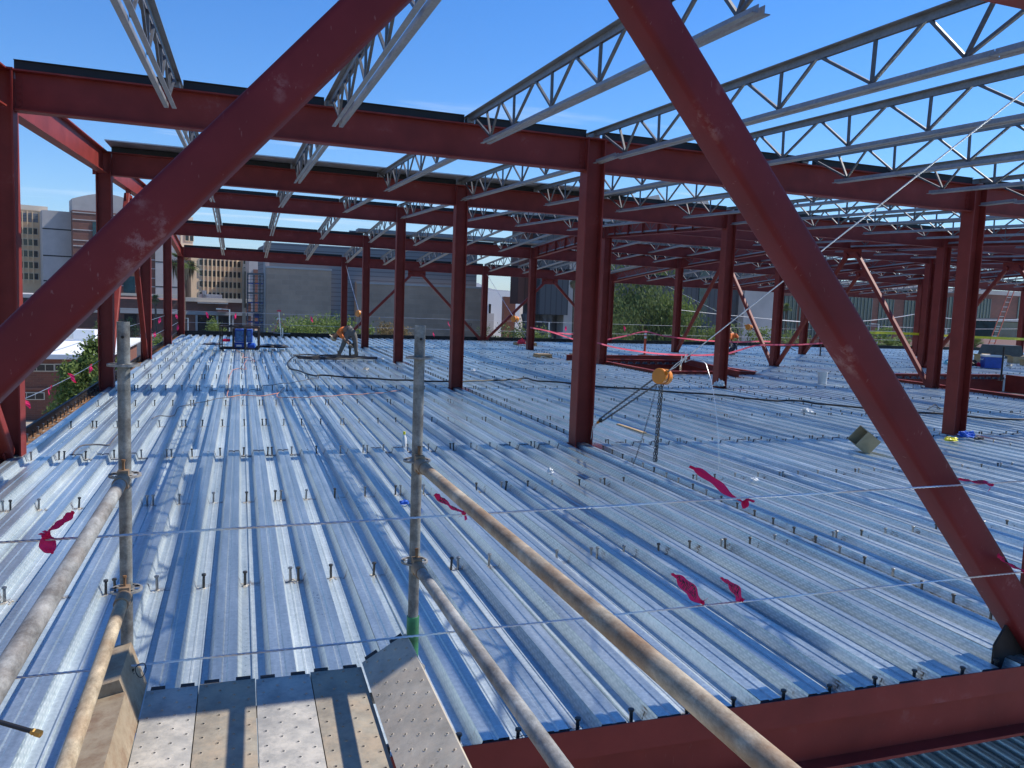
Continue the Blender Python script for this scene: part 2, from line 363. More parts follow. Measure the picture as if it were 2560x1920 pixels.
tn = N(nt, 'ShaderNodeMix', data_type='RGBA', blend_type='MULTIPLY'); tn.inputs[0].default_value = 1; tn.inputs[7].default_value = (.53, .70, .92, 1); L(nt, hs.outputs[0], tn.inputs[6])
sc_ = mix(nt, cm, tn.outputs[2], (6.2, 6.6, 7.2))
L(nt, sc_, bg.inputs[0]); bg.inputs[1].default_value = .15
sl = bpy.data.lights.new('sun', 'SUN'); sl.energy = 4.5; sl.angle = R(.53); sl.color = (1, .95, .87)
so = bpy.data.objects.new('sun', sl); COL.objects.link(so); so.rotation_euler = SUN.to_track_quat('Z', 'Y').to_euler()
SC.view_settings.view_transform = 'Standard'; SC.view_settings.look = 'None'; SC.view_settings.exposure = .32; SC.view_settings.gamma = 1
SC.cycles.max_bounces = 6; SC.cycles.caustics_reflective = False; SC.cycles.caustics_refractive = False; SC.cycles.sample_clamp_indirect = 6

# ------------------------------------------------------------------ grid of the frame
GX = [-2.61, 4.80, 11.95, 19.09, 26.14, 33.2, 40.3]
GY = [3.56, 10.99, 18.44, 25.87, 33.29, 40.52]
ZR = [4.12, 4.40, 4.654, 4.873, 4.465, 3.907]          # top of roof girder at the second column line
def zr(x, k): return ZR[k]-.0119*(x-4.8)
def zry(x, y):
    for k in range(5):
        if y <= GY[k+1]: break
    t = (y-GY[k])/(GY[k+1]-GY[k]); return zr(x, k)*(1-t)+zr(x, k+1)*t
ROWN = ['nearest', 'second', 'third', 'fourth', 'fifth', 'farthest']
HOLES = [(12.25, 15.75, 22.35, 27.0), (19.45, 26.0, 13.6, 21.95)]

# ------------------------------------------------------------------ metal deck
RB = .305; X0D = -2.61-.03
def deck(name, z0, xa, xb, segs, holes, lap=True):
    m = MB(); cap = MB(); strip = MB()
    nr0 = int(math.floor((xa+.142)/RB)); nr1 = int(math.ceil((xb+.142)/RB))
    prof = [(-.142, 0), (-.092, 0), (-.085, -.007), (-.069, -.007), (-.062, 0), (-.012, 0), (.012, -.076), (.042, -.076), (.047, -.071), (.055, -.071), (.060, -.076), (.090, -.076), (.095, -.071), (.103, -.071), (.108, -.076), (.139, -.076), (.163, 0)]
    prof2 = prof[:8]+[(.066, -.076), (.069, -.064), (.077, -.064), (.080, -.076), (.108, -.076), (.139, -.076), (.163, 0)]
    for r in range(nr0, nr1):
        x = r*RB
        if x-.142 < xa-.2: continue
        for si, (ya, yb) in enumerate(segs):
            iv = [(ya, yb)]
            for (hx0, hx1, hy0, hy1) in holes:
                if x+.163 > hx0 and x-.142 < hx1:
                    nv = []
                    for (a, b) in iv:
                        if hy0 > a and hy0 < b: nv.append((a, hy0))
                        if hy1 < b and hy1 > a: nv.append((hy1, b))
                        if (hy1 <= a or hy0 >= b): nv.append((a, b))
                    iv = nv
            for (a, b) in iv:
                dz = .004*((si+r//3) % 2) if lap else 0
                pf = prof2 if r % 3 == 0 else prof
                ny = 3; js = random.uniform(-.0012, .0012)
                vs = []; n = len(pf)
                a2 = a-(.05 if si and lap else 0)+random.uniform(0, .008)
                for j in range(ny+1):
                    yy = a2+(b-a2)*j/ny
                    vs += [(x+px+js, yy, z0+pz+dz+.0005) for px, pz in pf]
                m.add(vs, [(j*n+i, j*n+i+1, (j+1)*n+i+1, (j+1)*n+i) for j in range(ny) for i in range(n-1)])
                if lap and si and abs(a-segs[si][0]) < .01:
                    nn = len(pf); vs = [(x+px+js, a2+dy, z0+pz+dz+.0035) for dy in (-.026, .004) for px, pz in pf]; strip.add(vs, [(i, i+1, nn+i+1, nn+i) for i in range(nn-1)])  # dark strip along the lap: its shadow gap put in as colour
                if lap:   # thin return of the sheet end, so that the lap reads as a step
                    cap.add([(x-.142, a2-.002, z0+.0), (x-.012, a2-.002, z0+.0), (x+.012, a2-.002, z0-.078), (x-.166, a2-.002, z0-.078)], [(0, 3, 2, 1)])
    o = m.build(name, 'deck'); tag(o, kind='structure')
    if lap: cap.build('rib_closure', 'deck_dark', o); strip.build('lap_shadow_strip', 'deck_dark', o)
    return o
segs = [(3.44, GY[1]), (GY[1], GY[2]), (GY[2], GY[3]), (GY[3], GY[4]), (GY[4], GY[5]+.05)]
deck('metal_deck', 0, X0D, 47, segs, HOLES)
deck('lower_deck', -4.6, 1.0, 40, [(-7.0, 3.2), (3.2, 41)], [], lap=False)
# closed steel floor sheet just under the ribs near the beam lines so that no daylight leaks
# deck-edge framing and floor beams below
def wbeam(m, p, q, h, bf, tf=.018, tw=.012):
    """W section, top of steel on the line p-q"""
    p, q = V(p), V(q)
    for dz, ww, hh in ((-tf/2, bf, tf), (-h+tf/2, bf, tf)): m.bar(p+V((0, 0, dz)), q+V((0, 0, dz)), ww, hh)
    m.bar(p+V((0, 0, -h/2)), q+V((0, 0, -h/2)), tw, h-2*tf-.002)
fb = MB(); wbeam(fb, (X0D, 3.54, -.082), (12.0, 3.54, -.082), .375, .19)
fb.box(X0D, 12, 3.425, 3.431, -.15, -.002)      # face plate / pour stop standing to deck level
o = fb.build('edge_girder', 'red'); tag(o, 'long red floor girder along the open front edge of the deck, lower right', 'girder')
# the girder face that the photo shows: plate flush with the deck edge
# left edge
eb = MB(); wbeam(eb, (-2.66, 3.5, -.082), (-2.66, 40.6, -.082), .43, .17)
o = eb.build('edge_girder', 'red'); tag(o, 'red floor girder under the left edge of the deck', 'girder')
e = MB(); e.box(-2.80, -2.662, 3.4, 40.8, -.079, -.073); e.mi = 1; e.box(-2.83, -2.822, 3.4, 40.8, -.10, .075); e.box(-2.83, -2.79, 3.4, 40.8, .069, .077)
o = e.build('edge_angle', ['rust', 'darkrust']); tag(o, 'rusty bent edge plate along the left side of the deck', 'edge plate')
e = MB(); e.box(-2.8, 47, 40.64, 40.66, -.09, .17); e.box(-2.8, 47, 40.60, 40.66, .165, .175)
o = e.build('edge_angle', 'filler'); tag(o, 'black steel edge plate along the far end of the deck', 'edge plate')
# framing round the two floor openings
def opening(h, lab):
    x0, x1, y0, y1 = h
    r = empty('floor_opening_frame', (x0, y0, 0), lab, 'opening frame')
    k = V((x0, y0, 0))
    for a, b, nm in (((x0, y1+.05), (x1, y1+.05), 'beam'), ((x0, y0-.05), (x1, y0-.05), 'beam'), ((x0-.05, y0), (x0-.05, y1), 'beam'), ((x1+.05, y0), (x1+.05, y1), 'beam')):
        m = MB(); wbeam(m, V((*a, .09))-k, V((*b, .09))-k, .62, .16); m.build(nm, 'red', r)
    m = MB(); m.box(0, .02, -.0, y1-y0, -.09, .05); m.box(0, x1-x0, 0, .02, -.09, .03); m.build('edge_plate', 'rust', r)
    return r
opening(HOLES[0], 'red beams round the floor opening behind the orange hoist')
opening(HOLES[1], 'red beams round the large floor opening at right')
# loose red beams lying across the opening
for (a, b, lb) in (((11.2, 27.25, .11), (16.6, 27.75, .11), 'red beam lying along the far side of the floor opening'), ((15.9, 27.2, .06), (14.4, 21.2, .10), 'red beam lying crosswise over the floor opening')):
    m = MB(); k = V(a); wbeam(m, V((0, 0, .1)), V(b)-k+V((0, 0, .1)), .2, .14, .014, .01); o = m.build('loose_beam', 'red'); o.location = k; tag(o, lb, 'steel beam')

# ------------------------------------------------------------------ columns
def col_mesh(h):
    m = MB()
    for s in (-1, 1): m.box(s*.13-.0095, s*.13+.0095, -.127, .127, -.10, h-.02)
    m.box(-.118, .118, -.006, .006, -.10, h-.02); return m
cols = {}
for k in range(6):
    vis = [i for i in range(7) if inview((GX[i], GY[k], 0), 400) or inview((GX[i], GY[k], 4), 400)]
    for n, i in enumerate(vis):
        if k == 0: continue
        h = zr(GX[i], k); 
        lab = 'red steel column in the %s row back, %s from left' % (ROWN[k-1], ORD[n])
        if (i, k) == (1, 1): lab = 'red steel column in the nearest row, with the hoist chain tied to its foot'
        if (i, k) == (0, 1): lab = 'large red steel column at the left edge of the picture'
        c = empty('steel_column', (GX[i], GY[k], 0), lab, 'column', 'columns of the steel frame')
        col_mesh(h).build('shaft', 'red', c)
        b = MB(); b.box(-.15, .15, -.14, .14, h-.02, h); b.build('cap_plate', 'red', c)
        b = MB(); b.box(-.17, .17, -.16, .16, -.075, -.05)
        for sx in (-1, 1):
            for sy in (-1, 1): b.lathe([(.016, 0), (.016, .03)], (sx*.145, sy*.14, -.05), n=6)
        b.build('base_plate', 'red', c)
        if k < 3:
            b = MB()
            for s in (-1, 1):
                b.box(s*.175-.035, s*.175+.035, -.012, -.006-.0005, h-.46, h-.10)
                for q in range(4): b.lathe([(.013, 0), (.013, .012)], (s*.185, -.012, h-.40+.075*q), (0, -1, 0), 6)
            b.build('shear_plate', 'red', c)
        cols[i, k] = c
# front corner columns carrying the near braces (outside the frame of the photo, their light matters)
for i in (0, 1):
    c = empty('steel_column', (GX[i], GY[0], 0), 'red steel column beside the camera on the %s' % ('left', 'right')[i], 'column', 'columns of the steel frame')
    col_mesh(zr(GX[i], 0)).build('shaft', 'red', c)

# ------------------------------------------------------------------ roof girders
def bolt_row(m, x, y, z, n=4):
    for q in range(n): m.lathe([(.012, 0), (.012, .01)], (x, y, z-.08*q), (0, -1, 0), 6)
HB = .46
for k in range(6):
    for i in range(6):
        if k == 0 and i > 1: continue
        if not (inview((GX[i]+3.5, GY[k], 4), 900) or k == 0): continue
        xa, xb = GX[i]+.145, GX[i+1]-.145; a = V((xa, GY[k], zr(xa, k))); b = V((xb, GY[k], zr(xb, k)))
        lab = 'red roof girder across the %s line of columns, %s bay from left' % ((ROWN[k-1] if k else 'front'), ORD[i])
        g = empty('roof_girder', a, lab, 'girder', 'red roof girders')
        m = MB(); wbeam(m, (0, 0, 0), b-a, HB if k else .33, .19); m.build('beam', 'red', g)
        if k:
            f = MB(); xs = [GX[i]+1.853*q for q in range(5)]
            for q in range(4):
                p0 = xs[q]+.09-xa if q else 0; p1 = xs[q+1]-.09-xa if q < 3 else xb-xa
                z0_ = -.0119*p0; z1_ = -.0119*p1
                f.bar((p0, 0, z0_+.052), (p1, 0, z1_+.052), .10, .098)
                f.bar((p0, -.0, z0_+.104), (p1, 0, z1_+.104), .16, .005)
            f.build('bearing_filler', 'filler', g)
            if k < 3:
                bb = MB(); bolt_row(bb, xb-xa-.06, -.007, -.0119*(xb-xa)-.11); bolt_row(bb, .06, -.007, -.11); bb.build('bolt_row', 'red', g)
# girders running away from the camera
yb = [(0, k) for k in range(5)]+[(2, 2), (2, 3)]+[(3, k) for k in (1, 2, 3, 4)]+[(4, k) for k in (1, 2, 3, 4)]+[(5, k) for k in (2, 3, 4)]
for (i, k) in yb:
    a = V((GX[i], GY[k]+.135, zr(GX[i], k))); b = V((GX[i], GY[k+1]-.135, zr(GX[i], k+1)))
    side = 'left edge' if i == 0 else ORD[i]+' column line'
    g = empty('roof_beam', a, 'red roof beam running away along the %s, %s bay back' % (side, ORD[k]), 'beam', 'red roof beams running away')
    m = MB(); wbeam(m, (0, 0, 0), b-a, HB-.02, .17); m.build('beam', 'red', g)
    if i == 2:
        for q in range(7):
            s = MB(); p = (b-a)*(.08+.14*q); s.box(-.083, .083, p.y-.006, p.y+.006, p.z-HB+.04, p.z-.019); s.build('stiffener', 'red', g)
# infill beams over the opening bays (seen as layered red lines at right)
for (x0, x1, y, dz) in ((12.1, 18.95, 22.1, 0), (12.1, 18.95, 29.6, -.0), (19.25, 26.0, 22.1, 0), (19.25, 26, 29.6, 0), (26.3, 33.0, 22.1, 0), (26.3, 33, 29.6, 0)):
    a = V((x0, y, zry(x0, y)-.02)); b = V((x1, y, zry(x1, y)-.02))
    g = MB(); wbeam(g, (0, 0, 0), b-a, .40, .15); o = g.build('infill_beam', 'red'); o.location = a
    tag(o, 'red cross beam between roof girders, in the %s bay from left, %s the opening' % (ORD[GX.index(min(GX, key=lambda q: abs(q-x0)))], 'over' if y < 25 else 'beyond'), 'beam', 'red cross beams')

# ------------------------------------------------------------------ braces
def brace(p, q, lab, size=.178, mat='red', gp='diagonal braces', trim=.0):
    p, q = V(p), V(q); d = (q-p).normalized(); p = p+d*trim; q = q-d*trim
    r = empty('diagonal_brace', p, lab, 'brace', gp)
    m = MB(); up = V((0, 1, 0)) if abs(d.y) < .3 else V((1, 0, 0))
    m.sweep([V((0, 0, 0)), q-p], rsq(size/2, size*.17), up=up); m.build('tube', mat, r, smooth=True)
    for e_, s in ((V((0, 0, 0)), 1), (q-p, -1)):
        g = MB(); c = e_+d*s*.02; a = d*.20; h = up.cross(d).normalized()*(size*.78); t = up*.007
        g.obox(c-d*s*.1, a, h, t); g.build('gusset_plate', mat, r)
    return r
Zb = 3.62
mx = (GX[0]+GX[1])/2
brace((-2.47, 3.56, -.02), (1.10, 3.56, 3.90), 'big scuffed dark red diagonal brace crossing the picture at upper left', .182, 'red_brace', None)
brace((4.70, 3.56, .02), (1.42, 3.56, 3.84), 'big red diagonal brace falling to the lower right corner', .185, 'red_brace', None)
for (x, y, zz) in ((4.66, 3.56, .0),):
    g = MB(); g.add([(-.32, -.008, -.08), (.1, -.008, -.08), (.1, -.008, .62), (-.02, -.008, .52), (-.32, -.008, .08), (-.32, .008, -.08), (.1, .008, -.08), (.1, .008, .62), (-.02, .008, .52), (-.32, .008, .08)], [(0, 1, 2, 3, 4), (9, 8, 7, 6, 5), (0, 4, 9, 5), (4, 3, 8, 9), (3, 2, 7, 8), (2, 1, 6, 7), (1, 0, 5, 6)])
    o = g.build('gusset_plate', 'darkrust'); o.location = (x, y, zz); tag(o, 'dark gusset plate where the right diagonal brace meets the front girder', 'gusset plate')
def chev(axis, i, k, lab, size=.13):
    """inverted V under the girder: axis 0 = in an X bay of row k from column i, axis 1 = in a Y bay of line i from row k"""
    if axis == 0:
        A = V((GX[i]+.16, GY[k], .05)); B = V((GX[i+1]-.16, GY[k], .05)); xm = (GX[i]+GX[i+1])/2; T = V((xm, GY[k], zr(xm, k)-HB-.13)); e_ = V((.22, 0, 0))
    else:
        A = V((GX[i], GY[k]+.16, .05)); B = V((GX[i], GY[k+1]-.16, .05)); ym = (GY[k]+GY[k+1])/2; T = V((GX[i], ym, zry(GX[i], ym)-HB-.11)); e_ = V((0, .2, 0))
    brace(A, T-e_, lab+', its near leg' if axis else lab+', its left leg', size)
    brace(B, T+e_, lab+', its far leg' if axis else lab+', its right leg', size)
    g = MB(); h = V((.45, 0, 0)) if axis == 0 else V((0, .42, 0)); t = V((0, .008, 0)) if axis == 0 else V((.008, 0, 0))
    g.obox((0, 0, 0), h, t, (0, 0, .15)); o = g.build('apex_plate', 'red'); o.location = T+V((0, 0, .0)); tag(o, 'gusset at the top of the '+lab, 'gusset plate')
chev(0, 1, 5, 'V brace before the taupe brick wall')
chev(0, 2, 5, 'V brace at the far end beside the big tree')
chev(1, 0, 2, 'V brace on the left edge beyond the second column')
chev(1, 3, 3, 'V brace left of the orange worker')
chev(1, 3, 2, 'V brace beyond the near right opening')
chev(1, 4, 3, 'V brace of the fifth column line, far one')
chev(1, 4, 2, 'V brace by the blue cooler')
brace((-2.61, GY[1]-.16, .05), (-2.61, 7.5, 3.6), 'pinkish brace leaning away from the foot of the left edge column', .15)

# ------------------------------------------------------------------ roof joists
def angle2(m, p, q, s, leg=.06, t=.006, gap=.012):
    """two back-to-back angles along p-q; s=+1 horizontal legs on top, -1 at the bottom"""
    p, q = V(p), V(q)
    for sd in (-1, 1):
        m.bar(p+V((sd*(gap+leg/2), 0, 0)), q+V((sd*(gap+leg/2), 0, 0)), leg, t)
        m.bar(p+V((sd*(gap+t/2), 0, -s*(leg/2+t/2))), q+V((sd*(gap+t/2), 0, -s*(leg/2+t/2))), t, leg)
Tn = [-.22, -1.41, -2.62, -3.715, -4.81, -6.02, -7.2]; Bn = [-1.04, -1.94, -3.14, -4.29, -5.49, -6.39]; Vn = [-.82, -1.93, -3.13, -4.30, -5.50, -6.61]
def sl_of(k): return (ZR[k]-ZR[k+1])/(GY[k+1]-GY[k])
def joist_geo(k):
    """joist of row-bay k, seat at row k+1 (y=0) running to row k (y=-L)"""
    Lk = GY[k+1]-GY[k]; sl = (ZR[k]-ZR[k+1])/Lk
    sc = Lk/7.43
    T = lambda y, dz=0: V((0, y*sc, .098-sl*y*sc+dz)); Bt = lambda y, dz=0: V((0, y*sc, -.30-sl*y*sc+dz))
    tc_ = MB(); angle2(tc_, T(.02), T(-7.46), 1)
    for y in (-.02, -7.40): tc_.obox(T(y, -.055), (.05, 0, 0), (0, .07, 0), (0, 0, .036))
    bc = MB(); angle2(bc, Bt(-.80, -.055), Bt(-6.64, -.055), -1, .046, .006, .019)
    segs_ = [(T(Tn[j], -.03), Bt(Bn[j])) for j in range(6)]+[(Bt(Bn[j]), T(Tn[j+1], -.03)) for j in range(6)]+[(T(Vn[j], -.03), Bt(Bn[j])) for j in range(6)]
    return tc_, bc, segs_
JN = {0: 'overhead', 1: 'second', 2: 'third', 3: 'fourth', 4: 'far'}
for k in range(5):
    tcm, bcm, sg = joist_geo(k)
    o1 = tcm.build('top_chord', 'chord'); o2 = bcm.build('bottom_chord', 'chordlow'); ws = []
    for (p, q) in sg:
        m = MB(); m.bar(p, q, .025, .025); ws.append(m.build('web_member', 'web'))
    whole = MB(); whole.v = []; 
    for src in (tcm, bcm): whole.add(src.v, src.f)
    whole.mi = 1
    for (p, q) in sg: whole.bar(p, q, .026, .026)
    wm = whole.build('bar_joist', ['chordlow', 'web'])
    e1_ = MB(); angle2(e1_, V((0, -.145, -.355)), V((0, -.79, -.355)), -1, .046, .006, .019); p_ = -.30-sl_of(k)*-6.65-.055
    e2_ = MB(); angle2(e2_, V((0, -6.65, p_)), V((0, -7.27, p_-sl_of(k)*-.62)), -1, .046, .006, .019)
    exs = [e1_.build('chord_extension', 'chordlow'), e2_.build('chord_extension', 'chordlow')]
    usedp = False; usedw = False; cnt = 0
    for q in range(0, 24):
        i = q//4; x = GX[i]+(GX[i+1]-GX[i])/4*(q % 4)
        if q == 0: x += .35; continue
        if not any(inview((x, y, zry(x, y)), 150) for y in (GY[k]+.3, (GY[k]+GY[k+1])/2, GY[k+1]-.2)): continue
        if (i == 2 and k in (2,)) and q % 4 in (1, 2): continue
        cnt += 1
        lab = 'galvanized open web roof joist, %s from left in the %s bay' % (ORD[cnt-1], JN[k])
        loc = (x, GY[k+1], zr(x, k+1))
        if k <= 2 and q <= 12:
            e_ = empty('bar_joist', loc, lab, 'roof joist', 'galvanized roof joists')
            for src in [o1, o2]+ws:
                if not usedp: src.parent = e_
                else: c = src.copy(); COL.objects.link(c); c.parent = e_
            usedp = True
            if q % 4 == 0:
                for src in exs: c = src.copy(); COL.objects.link(c); c.parent = e_
        else:
            if not usedw: c = wm; usedw = True
            else: c = wm.copy(); COL.objects.link(c)
            c.location = loc; tag(c, lab, 'roof joist', 'galvanized roof joists')
    for src in exs: bpy.data.objects.remove(src)
    if not usedp:
        for src in [o1, o2]+ws: bpy.data.objects.remove(src)
    if not usedw: bpy.data.objects.remove(wm)
# roof sheets laid over the second line of columns
m = MB(); x0, x1 = -2.5, 8.9
m.add([(x, yy, zry(x, 18.44)+.118+dz) for dz in (0, .022) for x, yy in ((x0, 17.75), (x1, 17.75), (x1, 19.2), (x0, 19.2))], [(3, 2, 1, 0), (4, 5, 6, 7), (0, 1, 5, 4), (1, 2, 6, 5), (2, 3, 7, 6), (3, 0, 4, 7)])
o = m.build('roof_sheet', 'galv'); tag(o, 'flat metal sheets laid along the second roof girder', 'metal sheet')
m = MB(); m.box(0, 13.5, 0, .8, .02, .15); m.box(.3, 13.8, -.10, -.005, .0, .12); m.box(-.25, 13.2, .82, .95, .02, .10)
o = m.build('sheet_bundle', 'chord'); o.location = (4.45, 33.2, 4.60); o.rotation_euler = (0, R(.25), 0)
tag(o, 'long dark bundle of steel sections lying on the fourth roof girder', 'steel bundle')

# ------------------------------------------------------------------ shear studs
def stud_mesh(nm, mat):
    m = MB(); m.lathe([(.0095, 0), (.0095, .095), (.016, .099), (.016, .111), (.013, .113)], n=8)
    m.mi = 1; m.lathe([(.022, -.001), (.018, .006), (.010, .008)], n=7)
    for q in range(5):
        a = random.uniform(0, 6.3); r_ = random.uniform(.022, .05); m.obox((r_*math.cos(a), r_*math.sin(a), .002), (.006, .002, 0), (-.002, .005, 0), (0, 0, .003))
    o = m.build(nm, [mat, 'ceramic'], smooth=True); return o
pos = []
def inhole(x, y): return any(h[0]-.1 < x < h[1]+.1 and h[2]-.15 < y < h[3]+.15 for h in HOLES)
for r_ in range(15):
    y = 3.56+2.4767*r_-(.06 if r_ == 0 else 0)
    for n in range(-8, 150):
        x = n*RB+.035+random.uniform(-.012, .03)
        if x < -2.55 or x > 45 or inhole(x, y): continue
        if any(abs(x-gx) < .2 for gx in GX): continue
        if inview((x, y, 0), 20):
            pos.append((x, y+random.uniform(-.02, .02), 0))
            if n % 4 == 1 and r_: pos.append((x+.055, y+random.uniform(-.02, .02), 0))
for gi, gx in enumerate(GX):
    y = 3.8
    while y < 40:
        if all(abs(y-gy) > .22 for gy in GY) and inview((gx, y, 0), 10) and not inhole(gx+.1, y): pos.append((int((gx+.1)/RB)*RB+.075 if gi else gx-.12, y+random.uniform(-.015, .015), 1))
        y += .305
HX = {round(HOLES[1][0], 1)}
for y in [14+.305*q for q in range(26)]: pos.append((19.3, y, 1))
for y in [22.4+.305*q for q in range(15)]: pos.append((12.08, y, 1))
pos.sort(key=lambda p: (V((p[0], p[1], 0))-CC).length)
sa = stud_mesh('shear_stud', 'stud'); sb = stud_mesh('shear_stud', 'stud_new')
base = -.0755
for n, (x, y, kd) in enumerate(pos[:300]):
    src = sa if (y < 5 or random.random() < .5) else sb
    o = src.copy(); COL.objects.link(o); o.location = (x, y, base); o.rotation_euler = (random.gauss(0, .03), random.gauss(0, .03), random.uniform(0, 6))
    if y < 4 and kd == 0: o.scale.z = .82
    tag(o, 'headed steel shear stud standing upright in a trough of the galvanized deck', 'shear stud', 'shear studs welded to the deck')
m = MB()
for (x, y, kd) in pos[300:]: m.lathe([(.0105, 0), (.0105, .097), (.017, .099), (.017, .113)], (x, y, base), n=5)
o = m.build('distant_shear_studs', 'stud'); tag(o, 'rows of small shear studs across the far part of the deck', 'shear studs', kind='stuff')
bpy.data.objects.remove(sa); bpy.data.objects.remove(sb)

# ------------------------------------------------------------------ scaffold
SL = (-.444, 3.57); SR = (.761, 3.58)
def standard(x, y, zt, zb, ros, lab, sleeve=None):
    r = empty('scaffold_standard', (x, y, zb), lab, 'scaffold post', 'scaffold posts')
    m = MB(); n = 28; rr = .0242
    zs = [0, zt-zb]; m.tube([V((0, 0, z)) for z in zs], rr, n, cap=False); m.tube([V((0, 0, zt-zb)), V((0, 0, zt-zb-.05))], rr-.004, n, cap=False)
    m.add([(rr*math.cos(2*math.pi*k/n), rr*math.sin(2*math.pi*k/n), zt-zb) for k in range(n)]+[((rr-.004)*math.cos(2*math.pi*k/n), (rr-.004)*math.sin(2*math.pi*k/n), zt-zb) for k in range(n)], [(k, (k+1) % n, n+(k+1) % n, n+k) for k in range(n)])
    m.build('tube', 'tube_post', r, smooth=True)
    for z in ros:
        m = MB(); nn = 32; ro = .062; ri = .028; t = .0045; z_ = z-zb
        vs = []; fs = []
        def ring(rad, zz): return [(rad*math.cos(2*math.pi*q/nn), rad*math.sin(2*math.pi*q/nn), zz) for q in range(nn)]
        rg = [ring(a_, zz) for zz in (z_-t, z_+t) for a_ in (rr, .033, .053, ro)]
        for q_ in rg: vs += q_
        idx = lambda k, q: k*nn+q % nn
        for q in range(nn):
            for lay in (0, 4):
                fs.append((idx(lay, q), idx(lay, q+1), idx(lay+1, q+1), idx(lay+1, q)))
                if q % 4 == 0: fs.append((idx(lay+1, q), idx(lay+1, q+1), idx(lay+2, q+1), idx(lay+2, q)))
                fs.append((idx(lay+2, q), idx(lay+2, q+1), idx(lay+3, q+1), idx(lay+3, q)))
            fs.append((idx(3, q), idx(3, q+1), idx(7, q+1), idx(7, q)))
        m.add(vs, fs); m.build('rosette', 'tube_grey', r, smooth=False)
    m = MB(); m.lathe([(.006, 0), (.006, .002)], (0, -.0245, zt-zb-.06), (0, -1, 0), 10); m.build('pin_hole', 'dark', r)
    if sleeve:
        m = MB(); m.tube([V((0, 0, sleeve[0]-zb)), V((0, 0, sleeve[1]-zb))], .0285, n); m.build('sleeve', 'green', r, smooth=True)
    return r
standard(*SL, 1.912, -.076, [1.739, 1.290, .811], 'weathered scaffold post standing at left, before the deck')
standard(*SR, 1.927, -.076, [1.783, 1.316, .845, .332], 'weathered scaffold post at centre with a green sprayed sleeve', (.337, .583))
def ledger(x, y, z, y2, z2, mat, lab, dx=0):
    r = empty('scaffold_ledger', (x, y, z), lab, 'scaffold tube', 'scaffold rails')
    m = MB(); a = V((0, -.10, 0)); b = V((dx, y2-y, z2-z)); m.tube([a+(b-a)*t/12 for t in range(13)], .0242, 28); m.build('tube', mat, r, smooth=True)
    m = MB(); m.tube([V((0, -.165, 0)), V((0, -.075, 0))], .0285, 24)
    m.obox((0, -.052, .0), (.020, 0, 0), (0, .024, 0), (0, 0, .036)); m.build('end_casting', 'clamp', r, smooth=True)
    m = MB(); m.obox((0, -.045, .012), (.004, 0, 0), (0, .010, 0), (0, 0, .062)); m.lathe([(.008, 0), (.008, .008)], (0, -.045, .07), n=8); m.build('wedge', 'rust', r)
    return r
ledger(*SL, 1.285, .3, 1.27, 'tube_grey', 'thick pale grey scaffold rail running toward the viewer at far left', .0)
ledger(*SL, .806, .3, .68, 'tube_tan', 'tan dust covered scaffold rail running toward the lower left corner', .0)
ledger(*SR, 1.311, .2, 1.385, 'tube_rust', 'long rust stained scaffold rail running to the lower right', .0)
ledger(*SR, .840, .2, .95, 'tube_grey', 'lower pale grey scaffold rail from the centre post', .0)
# platform planks with punched holes
def plank(x0, x1, y0, y1, z, mat, lab, stag, rows, tilt=None, nm='scaffold_plank', gp='perforated scaffold planks', hr=.0058):
    r = empty(nm, ((x0+x1)/2, y1, z), lab, 'scaffold plank', gp)
    w_ = x1-x0; l_ = y1-y0; m = MB(); nx = rows; pitch = .052; ny = int(l_/pitch)
    cx = [(-w_/2+w_*(j+.5)/nx) for j in range(nx)]; e = .0015
    # top skin: grid with a square-ringed octagonal hole in every other cell
    hw = w_/nx/2
    for j in range(nx):
        for q in range(ny):
            cy = -pitch*(q+.5); hole = ((q+j*stag) % 2 == 0)
            X0, X1, Y0, Y1 = cx[j]-hw, cx[j]+hw, cy-pitch/2, cy+pitch/2
            if not hole: m.add([(X0, Y0, 0), (X1, Y0, 0), (X1, Y1, 0), (X0, Y1, 0)], [(0, 1, 2, 3)]); continue
            oc = []; ou = []
            for t in range(8):
                a = R(22.5+45*t); oc.append((cx[j]+hr*math.cos(a), cy+hr*math.sin(a), 0))
            for t in range(8):
                a = R(22.5+45*t); c_, s_ = math.cos(a), math.sin(a); ou.append((cx[j]+hr*1.7*c_, cy+hr*1.7*s_, 0))
            lip = [(p[0], p[1], -.004) for p in oc]
            hi = [(p[0], p[1], .0016) for p in oc]
            sq = [(X1, (cy+Y1)/2, 0), ((cx[j]+X1)/2, Y1, 0), ((cx[j]+X0)/2, Y1, 0), (X0, (cy+Y1)/2, 0), (X0, (cy+Y0)/2, 0), ((cx[j]+X0)/2, Y0, 0), ((cx[j]+X1)/2, Y0, 0), (X1, (cy+Y0)/2, 0)]
            cn_ = [(X1, Y1, 0), (X0, Y1, 0), (X0, Y0, 0), (X1, Y0, 0)]
            vs = lip+hi+ou+sq+cn_; fs = []
            for t in range(8):
                u = (t+1) % 8; fs += [(t, u, 8+u, 8+t), (8+t, 8+u, 16+u, 16+t), (16+t, 16+u, 24+u, 24+t)]
            fs += [(24, 32, 25), (26, 33, 27), (28, 34, 29), (30, 35, 31)]
            m.add(vs, fs)
    m.box(-w_/2, -w_/2+.0025, -l_, 0, -.05, -.0005); m.box(w_/2-.0025, w_/2, -l_, 0, -.05, -.0005)
    o = m.build('deck_skin', mat, r)
    c = MB(); c.box(-w_/2+.003, w_/2-.003, -.004, .0, -.055, -.002); c.box(-w_*.42, -w_*.15, 0, .03, -.035, .001); c.box(w_*.15, w_*.42, 0, .03, -.035, .001); c.build('end_hook', 'filler', r)
    if tilt: r.rotation_euler = (0, tilt, 0)
    return r
ZP = .41; YE = 3.47
